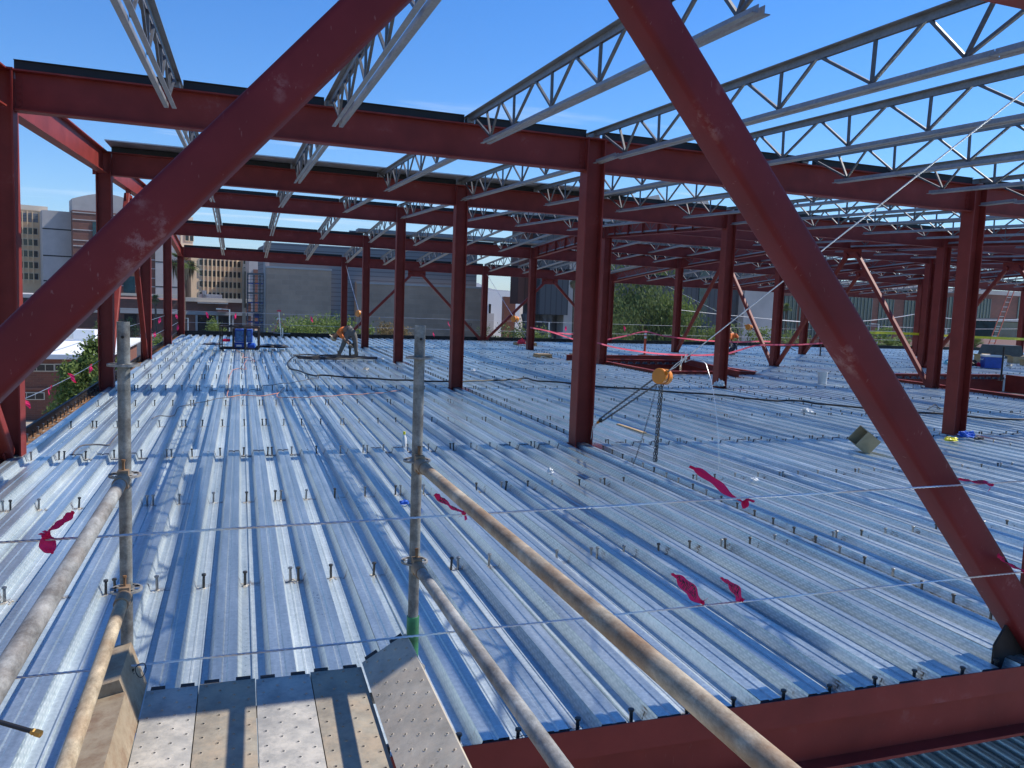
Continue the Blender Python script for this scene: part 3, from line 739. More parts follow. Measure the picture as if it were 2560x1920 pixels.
plank(-.362, -.163, .6, YE, ZP, 'plank_grey', 'pale grey perforated plank at the left of the platform', 1, 4)
plank(-.159, .062, .6, YE+.01, ZP, 'plank_tan', 'tan muddy perforated plank, second from left in the platform', 1, 4)
plank(.066, .288, .6, YE, ZP, 'plank_grey', 'white spattered perforated plank, third from left in the platform', 1, 4)
plank(.292, .512, .6, YE+.012, ZP, 'plank_tan', 'orange stained perforated plank, fourth from left in the platform', 1, 4)
t_ = R(-31)
M['plank_light'] = plankm('worn_tan_plank', (.30, .26, .20), (.56, .49, .38), .5, (.62, .50, .36))
pk = plank(.52, .745, .6, YE+.01, ZP, 'plank_light', 'perforated steel plank tilted up along the right side of the platform', 1, 5, nm='toe_plank')
pk.location = (.515+.112*math.cos(t_), YE+.01, ZP+.02-.112*math.sin(t_)); pk.rotation_euler = (0, t_, 0)
def toeboard(y0, y1, pts, mat, lab):
    m = MB(); n = len(pts); k = V((pts[0][0], y1, pts[0][1]))
    m.add([V((x, yy, z))-k for yy in (y0, y1) for x, z in pts], [(j, (j+1) % n, n+(j+1) % n, n+j) for j in range(n)]+[tuple(range(n-1, -1, -1)), tuple(range(n, 2*n))])
    o = m.build('toe_board', mat); o.location = k; tag(o, lab, 'toe board', 'toe boards'); return o
toeboard(.6, 3.20, [(-.365, .412), (-.405, .545), (-.500, .525), (-.475, .40)], 'plank_mud', 'mud caked toe board along the left side of the platform')
toeboard(3.205, 3.56, [(-.368, .405), (-.427, .590), (-.535, .565), (-.49, .40)], 'plank_mud', 'short shaded toe board end behind the mud caked one')
# support under the planks (transoms)
for y in (3.36, 1.0):
    m = MB(); m.tube([V((-.55, 0, 0)), V((.70, 0, 0))], .024, 16); o = m.build('scaffold_transom', 'tube_grey', smooth=True); o.location = (0, y, ZP-.09)
    tag(o, 'cross tube under the platform planks, %s end' % ('far' if y > 2 else 'near'), 'scaffold tube')
# wire tie ring on toe board
m = MB(); m.tube([V((.02*math.cos(t*.4), -.01+.01*math.sin(t*.9), .028*math.sin(t*.4))) for t in range(17)], .0016, 6); m.tube([V((-.03, 0, -.02+.006*math.sin(q*1.7))) + V((.004*math.cos(q*2.4), 0, -.03+.006*q)) for q in range(9)], .004, 6)
o = m.build('wire_tie', 'black'); o.location = on(352, 1672, 1, 3.42); tag(o, 'black wire tie looped beside the toe board', 'wire tie')

# ------------------------------------------------------------------ wire ropes
def rope(pts, r=.0042, strands=True):
    m = MB(); 
    if not strands: return m.tube(pts, r, 6)
    p0, p1 = V(pts[0]), V(pts[-1]); Ln = (p1-p0).length; n = int(Ln/.007); 
    for s in range(3):
        path = []
        for q in range(n+1):
            t = q/n; f = t*(len(pts)-1); a = min(int(f), len(pts)-2); b = V(pts[a]).lerp(V(pts[a+1]), f-a); ph = q*.55+s*2.094
            path.append(b+V((0, math.cos(ph), math.sin(ph)))*r*.55)
        m.tube(path, r*.62, 5, cap=False)
    return m
def wire(pts, lab, r=.0042, strands=False, mat='wire', nm='wire_rope', cat='wire rope', gp=None, smooth=True):
    k = V(pts[0]); o = rope([V(p)-k for p in pts], r, strands).build(nm, mat, smooth=smooth); o.location = k; return tag(o, lab, cat, gp)
def sagline(a, b, s, n=12):
    a, b = V(a), V(b); return [a.lerp(b, t/n)-V((0, 0, s*4*(t/n)*(1-t/n))) for t in range(n+1)]
wire(sagline((-2.5, 3.43, 1.06), (4.9, 3.43, 1.13), .0), 'upper twisted wire rope strung across the foreground', .0045, True)
wire(sagline((-2.5, 3.43, .525), (4.9, 3.43, .585), .0), 'lower twisted wire rope strung across the foreground', .0045, True)
for z in (1.09, .56):
    wire(sagline((-2.72, GY[1], z), (-2.72, GY[2], z), .05), 'guard wire along the left edge between the first two columns, %s one' % ('upper' if z > 1 else 'lower'), .005)
    wire(sagline((-2.72, GY[2], z), (-2.72, GY[5], z), .04), 'guard wire along the far left edge, %s one' % ('upper' if z > 1 else 'lower'), .006)
    wire(sagline((-2.7, 40.6, z), (45, 40.6, z), .06), 'guard wire along the far end of the deck, %s one' % ('upper' if z > 1 else 'lower'), .006)

# pink warning streamers with lettering on the wires
def streamer(p0, p1, w0, lab, txt=None, amp=.02, mat='pink', seed=0, tail=True):
    """twisted strip of tape from p0 (knot on the wire) to p1"""
    rnd = random.Random(seed); p0, p1 = V(p0), V(p1); d = p1-p0; Ln = d.length; d.normalize()
    up = V((0, -.55, .83)); s = d.cross(up).normalized(); nrm = s.cross(d).normalized()
    if nrm.y > 0: nrm = -nrm
    def wid(u): return 1.35*w0*(.18+.82*math.sin(math.pi*min(1, max(0, u*1.08)))**.7)
    def f(u, v):
        c = p0+d*(Ln*u)+nrm*(amp*math.sin(u*5+seed))
        tw = .5*math.sin(u*3.1+seed*1.3)
        return c+(s*math.cos(tw)+nrm*math.sin(tw))*(v*wid(u))+nrm*(.004*math.sin(v*9+u*14+seed)*(1+u))
    m = MB(); nu, nv = 26, 6
    vs = [f(i/nu, j/nv-.5)-p0 for i in range(nu+1) for j in range(nv+1)]
    m.add(vs, [(i*(nv+1)+j, i*(nv+1)+j+1, (i+1)*(nv+1)+j+1, (i+1)*(nv+1)+j) for i in range(nu) for j in range(nv)])
    m.lathe([(.003, -.012), (.009, -.004), (.010, .006), (.003, .014)], (0, 0, 0), d, 8)
    if tail:
        for q in range(3):
            a = V((rnd.uniform(-.03, .03), rnd.uniform(-.02, .02), rnd.uniform(-.04, .02))); m.add([V((0, 0, 0)), a, a+V((.012, 0, .006)), V((.006, 0, .008))], [(0, 1, 2, 3)])
    e = empty('warning_streamer', p0, lab, 'warning tape', 'pink warning streamers'); m.build('tape', mat, e, smooth=True)
    if txt:
        cu = bpy.data.curves.new('t', 'FONT'); cu.body = txt; cu.size = 1; cu.align_x = 'CENTER'; cu.align_y = 'CENTER'; cu.resolution_u = 2
        to = bpy.data.objects.new('t', cu); COL.objects.link(to); bpy.context.view_layer.update()
        me = bpy.data.meshes.new_from_object(to.evaluated_get(bpy.context.evaluated_depsgraph_get())); bpy.data.objects.remove(to)
        import bmesh
        bm = bmesh.new(); bm.from_mesh(me); bmesh.ops.subdivide_edges(bm, edges=[e_ for e_ in bm.edges if e_.calc_length() > .2], cuts=3); bm.to_mesh(me); bm.free()
        xs = [v.co.x for v in me.vertices]; x0, x1 = min(xs), max(xs)
        mir = 1 if d.dot(CR) > 0 else -1
        for v in me.vertices:
            u = .22+.62*(v.co.x-x0)/(x1-x0); u = u if mir > 0 else 1-u+.06
            vv = max(-.47, min(.47, v.co.y*.95))*(1 if True else 1)
            if s.dot(CU) < 0: vv = -vv
            q = f(u, vv)
            e1 = f(u+.01, vv)-q; e2 = f(u, vv+.02)-q; n_ = e1.cross(e2).normalized()
            if n_.dot(CC-q) < 0: n_ = -n_
            v.co = q+n_*.0016-p0
        me.materials.clear(); me.materials.append(M['ink']); lo = bpy.data.objects.new('lettering', me); COL.objects.link(lo); lo.parent = e
    return e
P = lambda x, y, Y: on(x, y, 1, Y)
streamer(P(118, 1335, 3.43), P(182, 1278, 3.40), .032, 'pink streamer on the upper wire at far left, upper strip', None, .006, seed=1)
streamer(P(110, 1340, 3.43), P(132, 1385, 3.41), .045, 'dark pink streamer hanging below the upper wire at far left', None, .008, seed=2)
streamer(P(1160, 1283, 3.43), P(1085, 1238, 3.38), .048, 'pink streamer with black letters, right of the centre post', 'DANGER', .004, seed=3)
streamer(P(1866, 1256, 3.43), P(1722, 1168, 3.55), .040, 'long pale pink streamer flying from the upper wire near the hanging chain', None, .012, seed=4)
streamer(P(1868, 1250, 3.43), P(1856, 1272, 3.42), .03, 'short pink tail hanging below the upper wire near the hanging chain', None, .006, seed=9)
streamer(P(1757, 1507, 3.43), P(1681, 1434, 3.40), .055, 'pink streamer with black letters on the lower wire, left one of the pair', 'DANGER', .004, seed=5)
streamer(P(1855, 1500, 3.43), P(1806, 1443, 3.40), .062, 'crumpled pink streamer on the lower wire, right one of the pair', 'DANGER', .006, seed=6)
streamer(P(2480, 1212, 3.43), P(2398, 1196, 3.36), .042, 'pink streamer with black letters on the upper wire, right of the big brace', 'DANGER', .004, seed=7)
streamer(P(2560, 1430, 3.43), P(2494, 1388, 3.38), .060, 'pink lettered streamer on the lower wire at the right edge', 'DANGER', .004, seed=8)

# ------------------------------------------------------------------ chain hoists
def link_chain(m, a, b, pitch=.03, r=.0038, sag=0., jit=0.):
    a, b = V(a), V(b); n = max(2, int((b-a).length/pitch)); 
    for q in range(n):
        t0 = q/n; t1 = (q+1)/n; P_ = lambda t: a.lerp(b, t)-V((0, 0, sag*4*t*(1-t)))+V((random.uniform(-jit, jit), random.uniform(-jit, jit), 0))
        p, s = P_(t0), P_(t1); d = (s-p).normalized(); u = V((0, 0, 1)) if abs(d.z) < .9 else V((1, 0, 0)); e1 = d.cross(u).normalized(); e2 = d.cross(e1)
        w_ = (e1 if q % 2 else e2)*pitch*.33; c = (p+s)/2; h = d*pitch*.62
        loop = [c+h*math.cos(k*math.pi/4)+w_*math.sin(k*math.pi/4) for k in range(9)]
        m.tube(loop, r, 5, cap=False)
def hoist(pos_, d, lab, s=1., full=True):
    """drum body whose load line runs along unit vector d (up the cable)"""
    d = V(d).normalized(); e = empty('chain_hoist', pos_, lab, 'chain hoist', 'orange chain hoists')
    ax = d.cross(V((0, 0, 1))).normalized(); ax = V((-.86, -.48, .12)).normalized()
    for nm, a0, a1, mt in (('gear_cover', -.105, -.014, 'orange'), ('wheel_cover', .014, .085, 'orange')):
        m = MB(); r_ = .098*s; m.lathe([(r_*.86, a0*s), (r_, (a0+.010)*s), (r_, (a1-.010)*s), (r_*.88, a1*s)], (0, 0, 0), ax, 32); m.build(nm, mt, e, smooth=True)
    m = MB(); m.lathe([(.088*s, -.0138*s), (.088*s, .0138*s)], (0, 0, 0), ax, 24); m.build('chain_guide', 'black', e, smooth=True)
    m = MB(); m.bar(d*.04*s, d*.17*s, .05*s, .022*s, ax); m.build('suspension_bracket', 'orange', e)
    m = MB(); m.tube([d*.15*s+V((0, 0, 0)), d*.20*s], .012*s, 8); m.build('top_hook', 'clamp', e, smooth=True)
    return e
A0 = V((4.93, 10.86, .27)); H0 = V((4.92, 8.86, 1.20)); T0 = V((4.92, 3.70, 3.815))
dn = (T0-H0).normalized()
h = hoist(H0, dn, 'orange chain hoist hanging on the bracing cable in front of the floor opening')
m = MB(); side = dn.cross(V((0, 0, 1))).normalized(); hk = A0+(H0-A0).normalized()*.28
for s in (-1, 1):
    link_chain(m, hk-H0+side*.014*s+V((0, 0, .02*s)), dn*-.09+side*.02*s+V((0, 0, .035*s)), .038, .0046)
m.build('load_chain', 'chain', h, smooth=False)
m = MB(); low = H0.copy()
for (dx, dy) in ((-.022, 0), (.022, .01), (.0, -.02)):
    link_chain(m, V((dx, dy, -.09)), V((dx*.8-.03, dy*.5, -1.06)), .038, .0046, 0, .004)
m.build('hanging_chain', 'chain', h)
m = MB(); link_chain(m, V((0, .10, -.06)), on(1610, 1080, 1, 9.0)-H0, .03, .0022, .03); link_chain(m, on(1610, 1080, 1, 9.0)-H0, on(1582, 1163, 2, .0)-H0, .03, .0022, .02); m.build('hand_chain', 'chain', h)
m = MB(); m.lathe([(.012, -.03), (.028, -.01), (.028, .02), (.012, .05)], hk-H0, dn, 10); m.build('bottom_block', 'black', h, smooth=True)
m = MB(); m.lathe([(.010, -.05), (.022, -.02), (.020, .02), (.008, .05)], hk-H0-dn*.07, dn, 8); m.build('bottom_hook', 'orange', h, smooth=True)
wire([T0, H0+dn*.55], 'straight bracing cable rising from the hoist to the upper right', .006)
m = MB()
for s in (-1, 1): m.tube([dn*.18, dn*.36+V((0, 0, .016*s)), dn*.56+V((0, 0, .010*s)), dn*.60], .0048, 6)
o = m.build('cable_loop', 'wire', smooth=True); o.location = H0; tag(o, 'doubled cable eye between the hoist and its clips', 'cable loop')
for t, lb in ((.50, 'bright cable clip nearer the orange hoist'), (.60, 'bright cable clip farther up the bracing cable')):
    m = MB(); m.obox(dn*t, dn*.010, V((0, 0, .018)), side*.014); m.tube([dn*t+V((0, 0, .02)), dn*t+V((0, 0, .06))], .006, 6); m.tube([dn*t-V((0, 0, .02)), dn*t-V((0, 0, .055))], .006, 6)
    o = m.build('cable_clip', 'alu'); o.location = H0; tag(o, lb, 'cable clip')
wire([on(x, y, 0, 4.92) for x, y in ((1712, 905), (1745, 893), (1765, 910), (1779, 955), (1788, 1010), (1795, 1080), (1798, 1150), (1795, 1190), (1790, 1207))], 'loose end of bracing cable curling down behind the hoist', .0035)
m = MB()
for s in (-1, 1): m.tube([A0+V((.0, 0, -.05)), A0+V((.02, -.02, .02*s)), hk-dn*.12], .005, 6)
m.tube([A0+V((-.02, 0, -.2)), A0], .004, 6)
o = m.build('wire_sling', 'wire', smooth=True); tag(o, 'short wire sling tied at the column foot below the hoist chain', 'wire sling')
def farhoist(a, b, t, lab, cl):
    a, b = V(a), V(b); p = a.lerp(b, t); d = (b-a).normalized(); h_ = hoist(p, d, lab, 1.5)
    m = MB(); m.tube([-d*.1, a-p], .02, 5); m.tube([V((0, 0, -.1)), V((-.05, -.05, -.9))], .012, 5); m.build('load_chain', 'chain', h_)
    wire([p+d*.2, b], cl, .011)
farhoist((4.95, 33.5, .15), (4.85, 40.4, 3.5), .34, 'small orange hoist on the cable above the bent worker', 'bracing cable rising behind the bent worker')
farhoist((12.1, 33.5, .15), (12.0, 40.4, 3.4), .34, 'small orange hoist on the far cable left of the big tree', 'bracing cable rising at the far end left of the tree')
farhoist((26.0, 33.6, .15), (22.5, 40.4, 3.2), .34, 'small orange hoist on the far cable right of the orange worker', 'bracing cable rising behind the right floor opening')

# ------------------------------------------------------------------ cords and hoses lying on the deck
def smooth_pts(pts, n=4):
    o = []
    for i in range(len(pts)-1):
        p0 = pts[max(i-1, 0)]; p1 = pts[i]; p2 = pts[i+1]; p3 = pts[min(i+2, len(pts)-1)]
        for q in range(n):
            t = q/n; o.append(.5*((2*p1)+(p2-p0)*t+(2*p0-5*p1+4*p2-p3)*t*t+(-p0+3*p1-3*p2+p3)*t**3))
    return o+[pts[-1]]
def cord(px, lab, r, mat, nm='power_cord', cat='cord', z=.02, n=4):
    pts = smooth_pts([on(x, y, 2, z+r) for x, y in px], n)
    for p in pts: p.z += .008*math.sin(p.x*9+p.y*5)
    k = V(pts[0]); m = MB(); m.tube([p-k for p in pts], r, 7); o = m.build(nm, mat, smooth=True); o.location = k; return tag(o, lab, cat)
cp = lambda ox, oy, s, l: [(ox+x/s, oy+y/s) for x, y in l]
cord(cp(600, 450, 3.16, [(430, 1392), (385, 1430), (375, 1460), (395, 1488), (460, 1505), (520, 1530), (600, 1547)])+cp(600, 900, 3.16, [(620, 122), (720, 125), (1000, 145), (1310, 160), (1660, 170), (2000, 160), (2212, 153)])+cp(1200, 900, 3.16, [(300, 150), (370, 145), (450, 165), (740, 185), (900, 205), (1250, 230), (1650, 260), (2000, 288)])+cp(1860, 900, 3.16, [(0, 303), (200, 318), (440, 325), (560, 345), (700, 358), (920, 378), (1300, 410), (1600, 430), (1900, 455), (2212, 475), (2400, 480)]),
     'long black welding lead snaking across the whole deck', .022, 'black', 'welding_lead', 'cable')
for d_ in range(5):
    yy = 1392+d_*7-10
    cord(cp(600, 450, 3.16, [(420+d_*12, yy), (520, yy+random.uniform(-4, 8)), (640, yy+random.uniform(-4, 8)), (800, yy+4), (950, 1396+d_*3), (1085, 1400+d_*3)]), 'black welding lead bunched at the feet of the bent worker, %s strand from the back' % ORD[d_], .022, 'black', 'welding_lead', 'cable', .01+.02*(d_ % 3))
cord(cp(380, 820, 4.424, [(0, 1005), (80, 975), (180, 975), (250, 955), (300, 870), (430, 845), (640, 800), (800, 770), (940, 745), (1010, 745), (1090, 685), (1200, 690), (1230, 640), (1400, 620), (1600, 595), (1840, 545)]), 'thin grey cord lying across the near ribs at left', .007, 'greycord')
cord(cp(0, 900, 3.16, [(570, 745), (600, 710), (650, 680), (760, 665), (850, 668), (880, 650), (930, 590)]), 'stiff grey cable end curving over the ribs behind the left post', .010, 'greycord')
cord(cp(380, 820, 4.424, [(885, 190), (930, 240), (1010, 290), (1000, 330), (1080, 325), (1140, 370), (1060, 350), (1020, 400), (1040, 455), (960, 445), (890, 470), (850, 560), (845, 680), (830, 750), (870, 760), (1020, 745), (1200, 748), (1340, 735), (1420, 700), (1465, 655)]), 'salmon coloured extension cord running from the blue machine', .009, 'cord')
cord(cp(380, 820, 4.424, [(1465, 655), (1380, 760), (1600, 770), (1900, 755), (2212, 735)])+cp(800, 840, 4.424, [(500, 640), (700, 625), (860, 605), (900, 590), (925, 565)]), 'second salmon extension cord running right behind the centre post', .008, 'cord')
cord(cp(1950, 850, 3.626, [(1340, 625), (1380, 600), (1410, 590), (1450, 625)]), 'short black loop of cord near the right column', .014, 'black')
# ------------------------------------------------------------------ litter and tools on the deck
def lump(p, sx, sy, sz, mat, nm, lab, cat, seed=1, rough=.35):
    m = MB(); n1, n2 = 10, 16; vs = []
    for i in range(n1+1):
        th = math.pi*i/n1
        for j in range(n2):
            ph = 2*math.pi*j/n2; d = V((math.sin(th)*math.cos(ph), math.sin(th)*math.sin(ph), math.cos(th))); k = 1+rough*noise.noise(d*2.3+V((seed*3.1, 0, 0)))*2
            vs.append((d.x*sx*k, d.y*sy*k, max(-.2*sz, d.z*sz*k)))
    m.add(vs, [(i*n2+j, i*n2+(j+1) % n2, (i+1)*n2+(j+1) % n2, (i+1)*n2+j) for i in range(n1) for j in range(n2)])
    o = m.build(nm, mat, smooth=False); o.location = p; return tag(o, lab, cat) if lab else o
lump(on(1375, 1180, 2, .03), .04, .035, .045, 'white', 'plastic_scrap', 'white scrap of plastic left of the hanging chain', 'litter', 2)
lump(on(1885, 1200, 2, .03), .045, .035, .03, 'white', 'plastic_scrap', 'white scrap of plastic right of the loose cable', 'litter', 3)
lump(on(1798, 962, 2, .08), .14, .12, .14, 'white', 'plastic_bag', 'white plastic bag heaped at a column foot right of the hoist', 'bag', 4)
lump(on(2014, 1028, 2, .03), .10, .06, .05, 'white', 'rag', 'pale twisted rag in the middle of the deck', 'rag', 5, .8)
lump(on(2377, 1100, 2, .04), .09, .06, .05, 'yellow', 'rag', 'yellow crumpled rag near the right column', 'rag', 6, .6)
lump(on(2415, 1090, 2, .06), .15, .09, .08, 'bluebright', 'jacket', 'blue jacket dropped at the foot of the right column', 'jacket', 7, .4)
lump(on(2448, 1098, 2, .04), .10, .04, .03, 'greycord', 'glove', 'grey work glove beside the blue jacket', 'glove', 8, .7)
lump(on(915, 924, 2, .04), .08, .06, .05, 'ceramic', 'plastic_scrap', 'tan scrap on the deck behind the bunched leads', 'litter', 9)
lump(on(952, 897, 2, .04), .10, .06, .04, 'white', 'plastic_scrap', 'white scrap right of the bent worker', 'litter', 10)
lump(on(1184, 927, 2, .03), .08, .06, .05, 'white', 'plastic_scrap', 'white scrap behind the near centre column', 'litter', 11)
lump(on(1010, 1258, 2, -.04), .05, .03, .03, 'bluebright', 'rag', 'blue rag peeping out left of the centre post', 'rag', 12)
lump(on(1045, 1276, 2, -.04), .06, .03, .04, 'bluebright', 'rag', 'blue rag peeping out right of the centre post', 'rag', 13)
# white bucket
b = empty('bucket', on(2055, 960, 2, 0), 'white plastic bucket standing left of the big brace', 'bucket')
m = MB(); m.lathe([(.12, 0), (.14, .34), (.145, .36), (.13, .36), (.12, .02)], n=20); m.build('pail', 'white', b, smooth=True)
m = MB(); m.tube([V((.14*math.cos(t*.3), -.02-.05*math.sin(t*.3), .33-.12*math.sin(t*.3))) for t in range(11)], .004, 5); m.build('handle', 'alu', b)
# cardboard box, tipped and open
bx = empty('cardboard_box', on(2172, 1132, 2, .0), 'open tipped cardboard box with tape on the deck', 'box', rz=R(28))
s_ = .135
for nm, c_, a, b_, c2 in (('side', (s_, 0, s_), (.004, 0, 0), (0, s_, 0), (0, 0, s_)), ('side', (-s_, 0, s_), (.004, 0, 0), (0, s_, 0), (0, 0, s_)), ('side', (0, s_, s_), (s_-.005, 0, 0), (0, .004, 0), (0, 0, s_)), ('side', (0, -s_, s_), (s_-.005, 0, 0), (0, .004, 0), (0, 0, s_)), ('bottom', (0, 0, .005), (s_-.006, 0, 0), (0, s_-.006, 0), (0, 0, .004))):
    m = MB(); m.obox(c_, a, b_, c2); m.build(nm, 'card', bx)
m = MB(); m.obox((s_+.0058, 0, s_), (.0008, 0, 0), (0, .035, 0), (0, 0, s_*.98)); m.build('tape_strip', 'tapec', bx)
m = MB(); m.obox((0, 0, .012), (s_-.008, 0, 0), (0, s_-.008, 0), (0, 0, .001)); m.build('inside_shade', 'dark', bx)  # near-black sheet over the bottom: shade inside the carton, put in as colour
bx.rotation_mode = 'XYZ'; bx.rotation_euler = (R(20), R(-52), R(-32)); bx.location = bx.location+V((.06, .05, .10))
# timber strip
m = MB(); p = on(1545, 1062, 2, .01); q = on(1612, 1084, 2, .01); m.bar((0, 0, .01), q-p+V((0, 0, .01)), .07, .02); o = m.build('timber_batten', 'wood'); o.location = p; tag(o, 'pale timber batten lying between the ribs behind the hoist chain', 'batten')
# bottle behind the post
b = empty('water_bottle', on(1010, 1118, 2, -.02), 'clear bottle with yellow cap behind the centre post', 'bottle')
m = MB(); m.lathe([(.032, 0), (.034, .02), (.034, .13), (.014, .17), (.014, .18)], n=14); m.build('body', 'white', b, smooth=True)
m = MB(); m.lathe([(.018, .18), (.018, .22)], n=10); m.build('cap', 'yellow', b)
# brass ended hose at lower left
h = empty('air_hose', on(0, 1800, 1, 2.6), 'black hose with a brass fitting poking in at the lower left edge', 'hose')
a = on(-60, 1788, 1, 2.6)-h.location; b_ = on(78, 1828, 1, 2.55)-h.location; c_ = on(105, 1836, 1, 2.54)-h.location
m = MB(); m.tube([a-V((.6, 0, -.05)), a, b_], .007, 12); m.build('rubber_hose', 'black', h, smooth=True)
d_ = (c_-b_); m = MB(); m.lathe([(.009, 0), (.011, d_.length*.2), (.0095, d_.length*.35), (.012, d_.length*.45), (.012, d_.length*.9), (.006, d_.length)], b_, d_, 6); m.build('brass_fitting', 'brass', h)

# ------------------------------------------------------------------ welding rig in its frame
g = empty('welding_rig', (-.02, 30.6, 0), 'blue welding machine in a black lifting frame on the far left of the deck', 'welding machine', rz=R(-4))
m = MB(); w2, d2, hh = .64, .40, .82
for sx in (-1, 1):
    for sy in (-1, 1): m.tube([V((sx*w2, sy*d2, .03)), V((sx*w2, sy*d2, hh))], .025, 8)
for z in (.05, hh):
    for sy in (-1, 1): m.tube([V((-w2, sy*d2, z)), V((w2, sy*d2, z))], .028, 8)
    for sx in (-1, 1): m.tube([V((sx*w2, -d2, z)), V((sx*w2, d2, z))], .028, 8)
for sx in (-.19, .20): m.tube([V((sx, -d2, .05)), V((sx, -d2, hh-.05))], .04, 8)
m.build('lifting_frame', 'darkrust', g)
m = MB(); m.box(-.15, .16, -.3, .3, .27, .73); m.build('cabinet', 'blue', g)
m = MB(); m.box(.24, .42, -.3, .3, .27, .73); m.build('cabinet', 'blue', g)
m = MB(); m.box(-.12, .13, -.308, -.301, .32, .68); m.build('front_panel', 'bluepanel', g)
m = MB(); m.box(.27, .39, -.308, -.301, .32, .68); m.build('front_panel', 'bluepanel', g)
m = MB(); m.lathe([(.06, -.24), (.11, -.20), (.11, .20), (.06, .24)], (.0, -.2, .15), (1, 0, 0), 20); m.lathe([(.06, -.14), (.11, -.11), (.11, .10), (.06, .14)], (.40, -.2, .15), (1, 0, 0), 20); m.build('tank', 'blue', g, smooth=True)
m = MB(); m.box(-.10, .08, -.325, -.312, .12, .19); m.build('label_plate', 'white', g)
m = MB(); m.box(-.56, -.34, -.2, .2, .28, .36); m.build('toolbox', 'pink', g)
for sx in (-.55, -.1, .2, .55):
    m = MB(); m.lathe([(.045, -.02), (.055, -.01), (.055, .01), (.045, .02)], (sx, -d2, .0), (1, 0, 0), 14); m.build('wheel', 'black', g)
lump((-.95, 30.6, .17), .36, .4, .05, 'greycord', 'tarpaulin', 'grey folded tarpaulin hanging off the left of the welding machine', 'tarpaulin', 14, .2)
lump((1.15, 30.9, .10), .55, .5, .09, 'black', 'tarpaulin', 'black sheet spread on the right of the welding machine', 'tarpaulin', 15, .3)

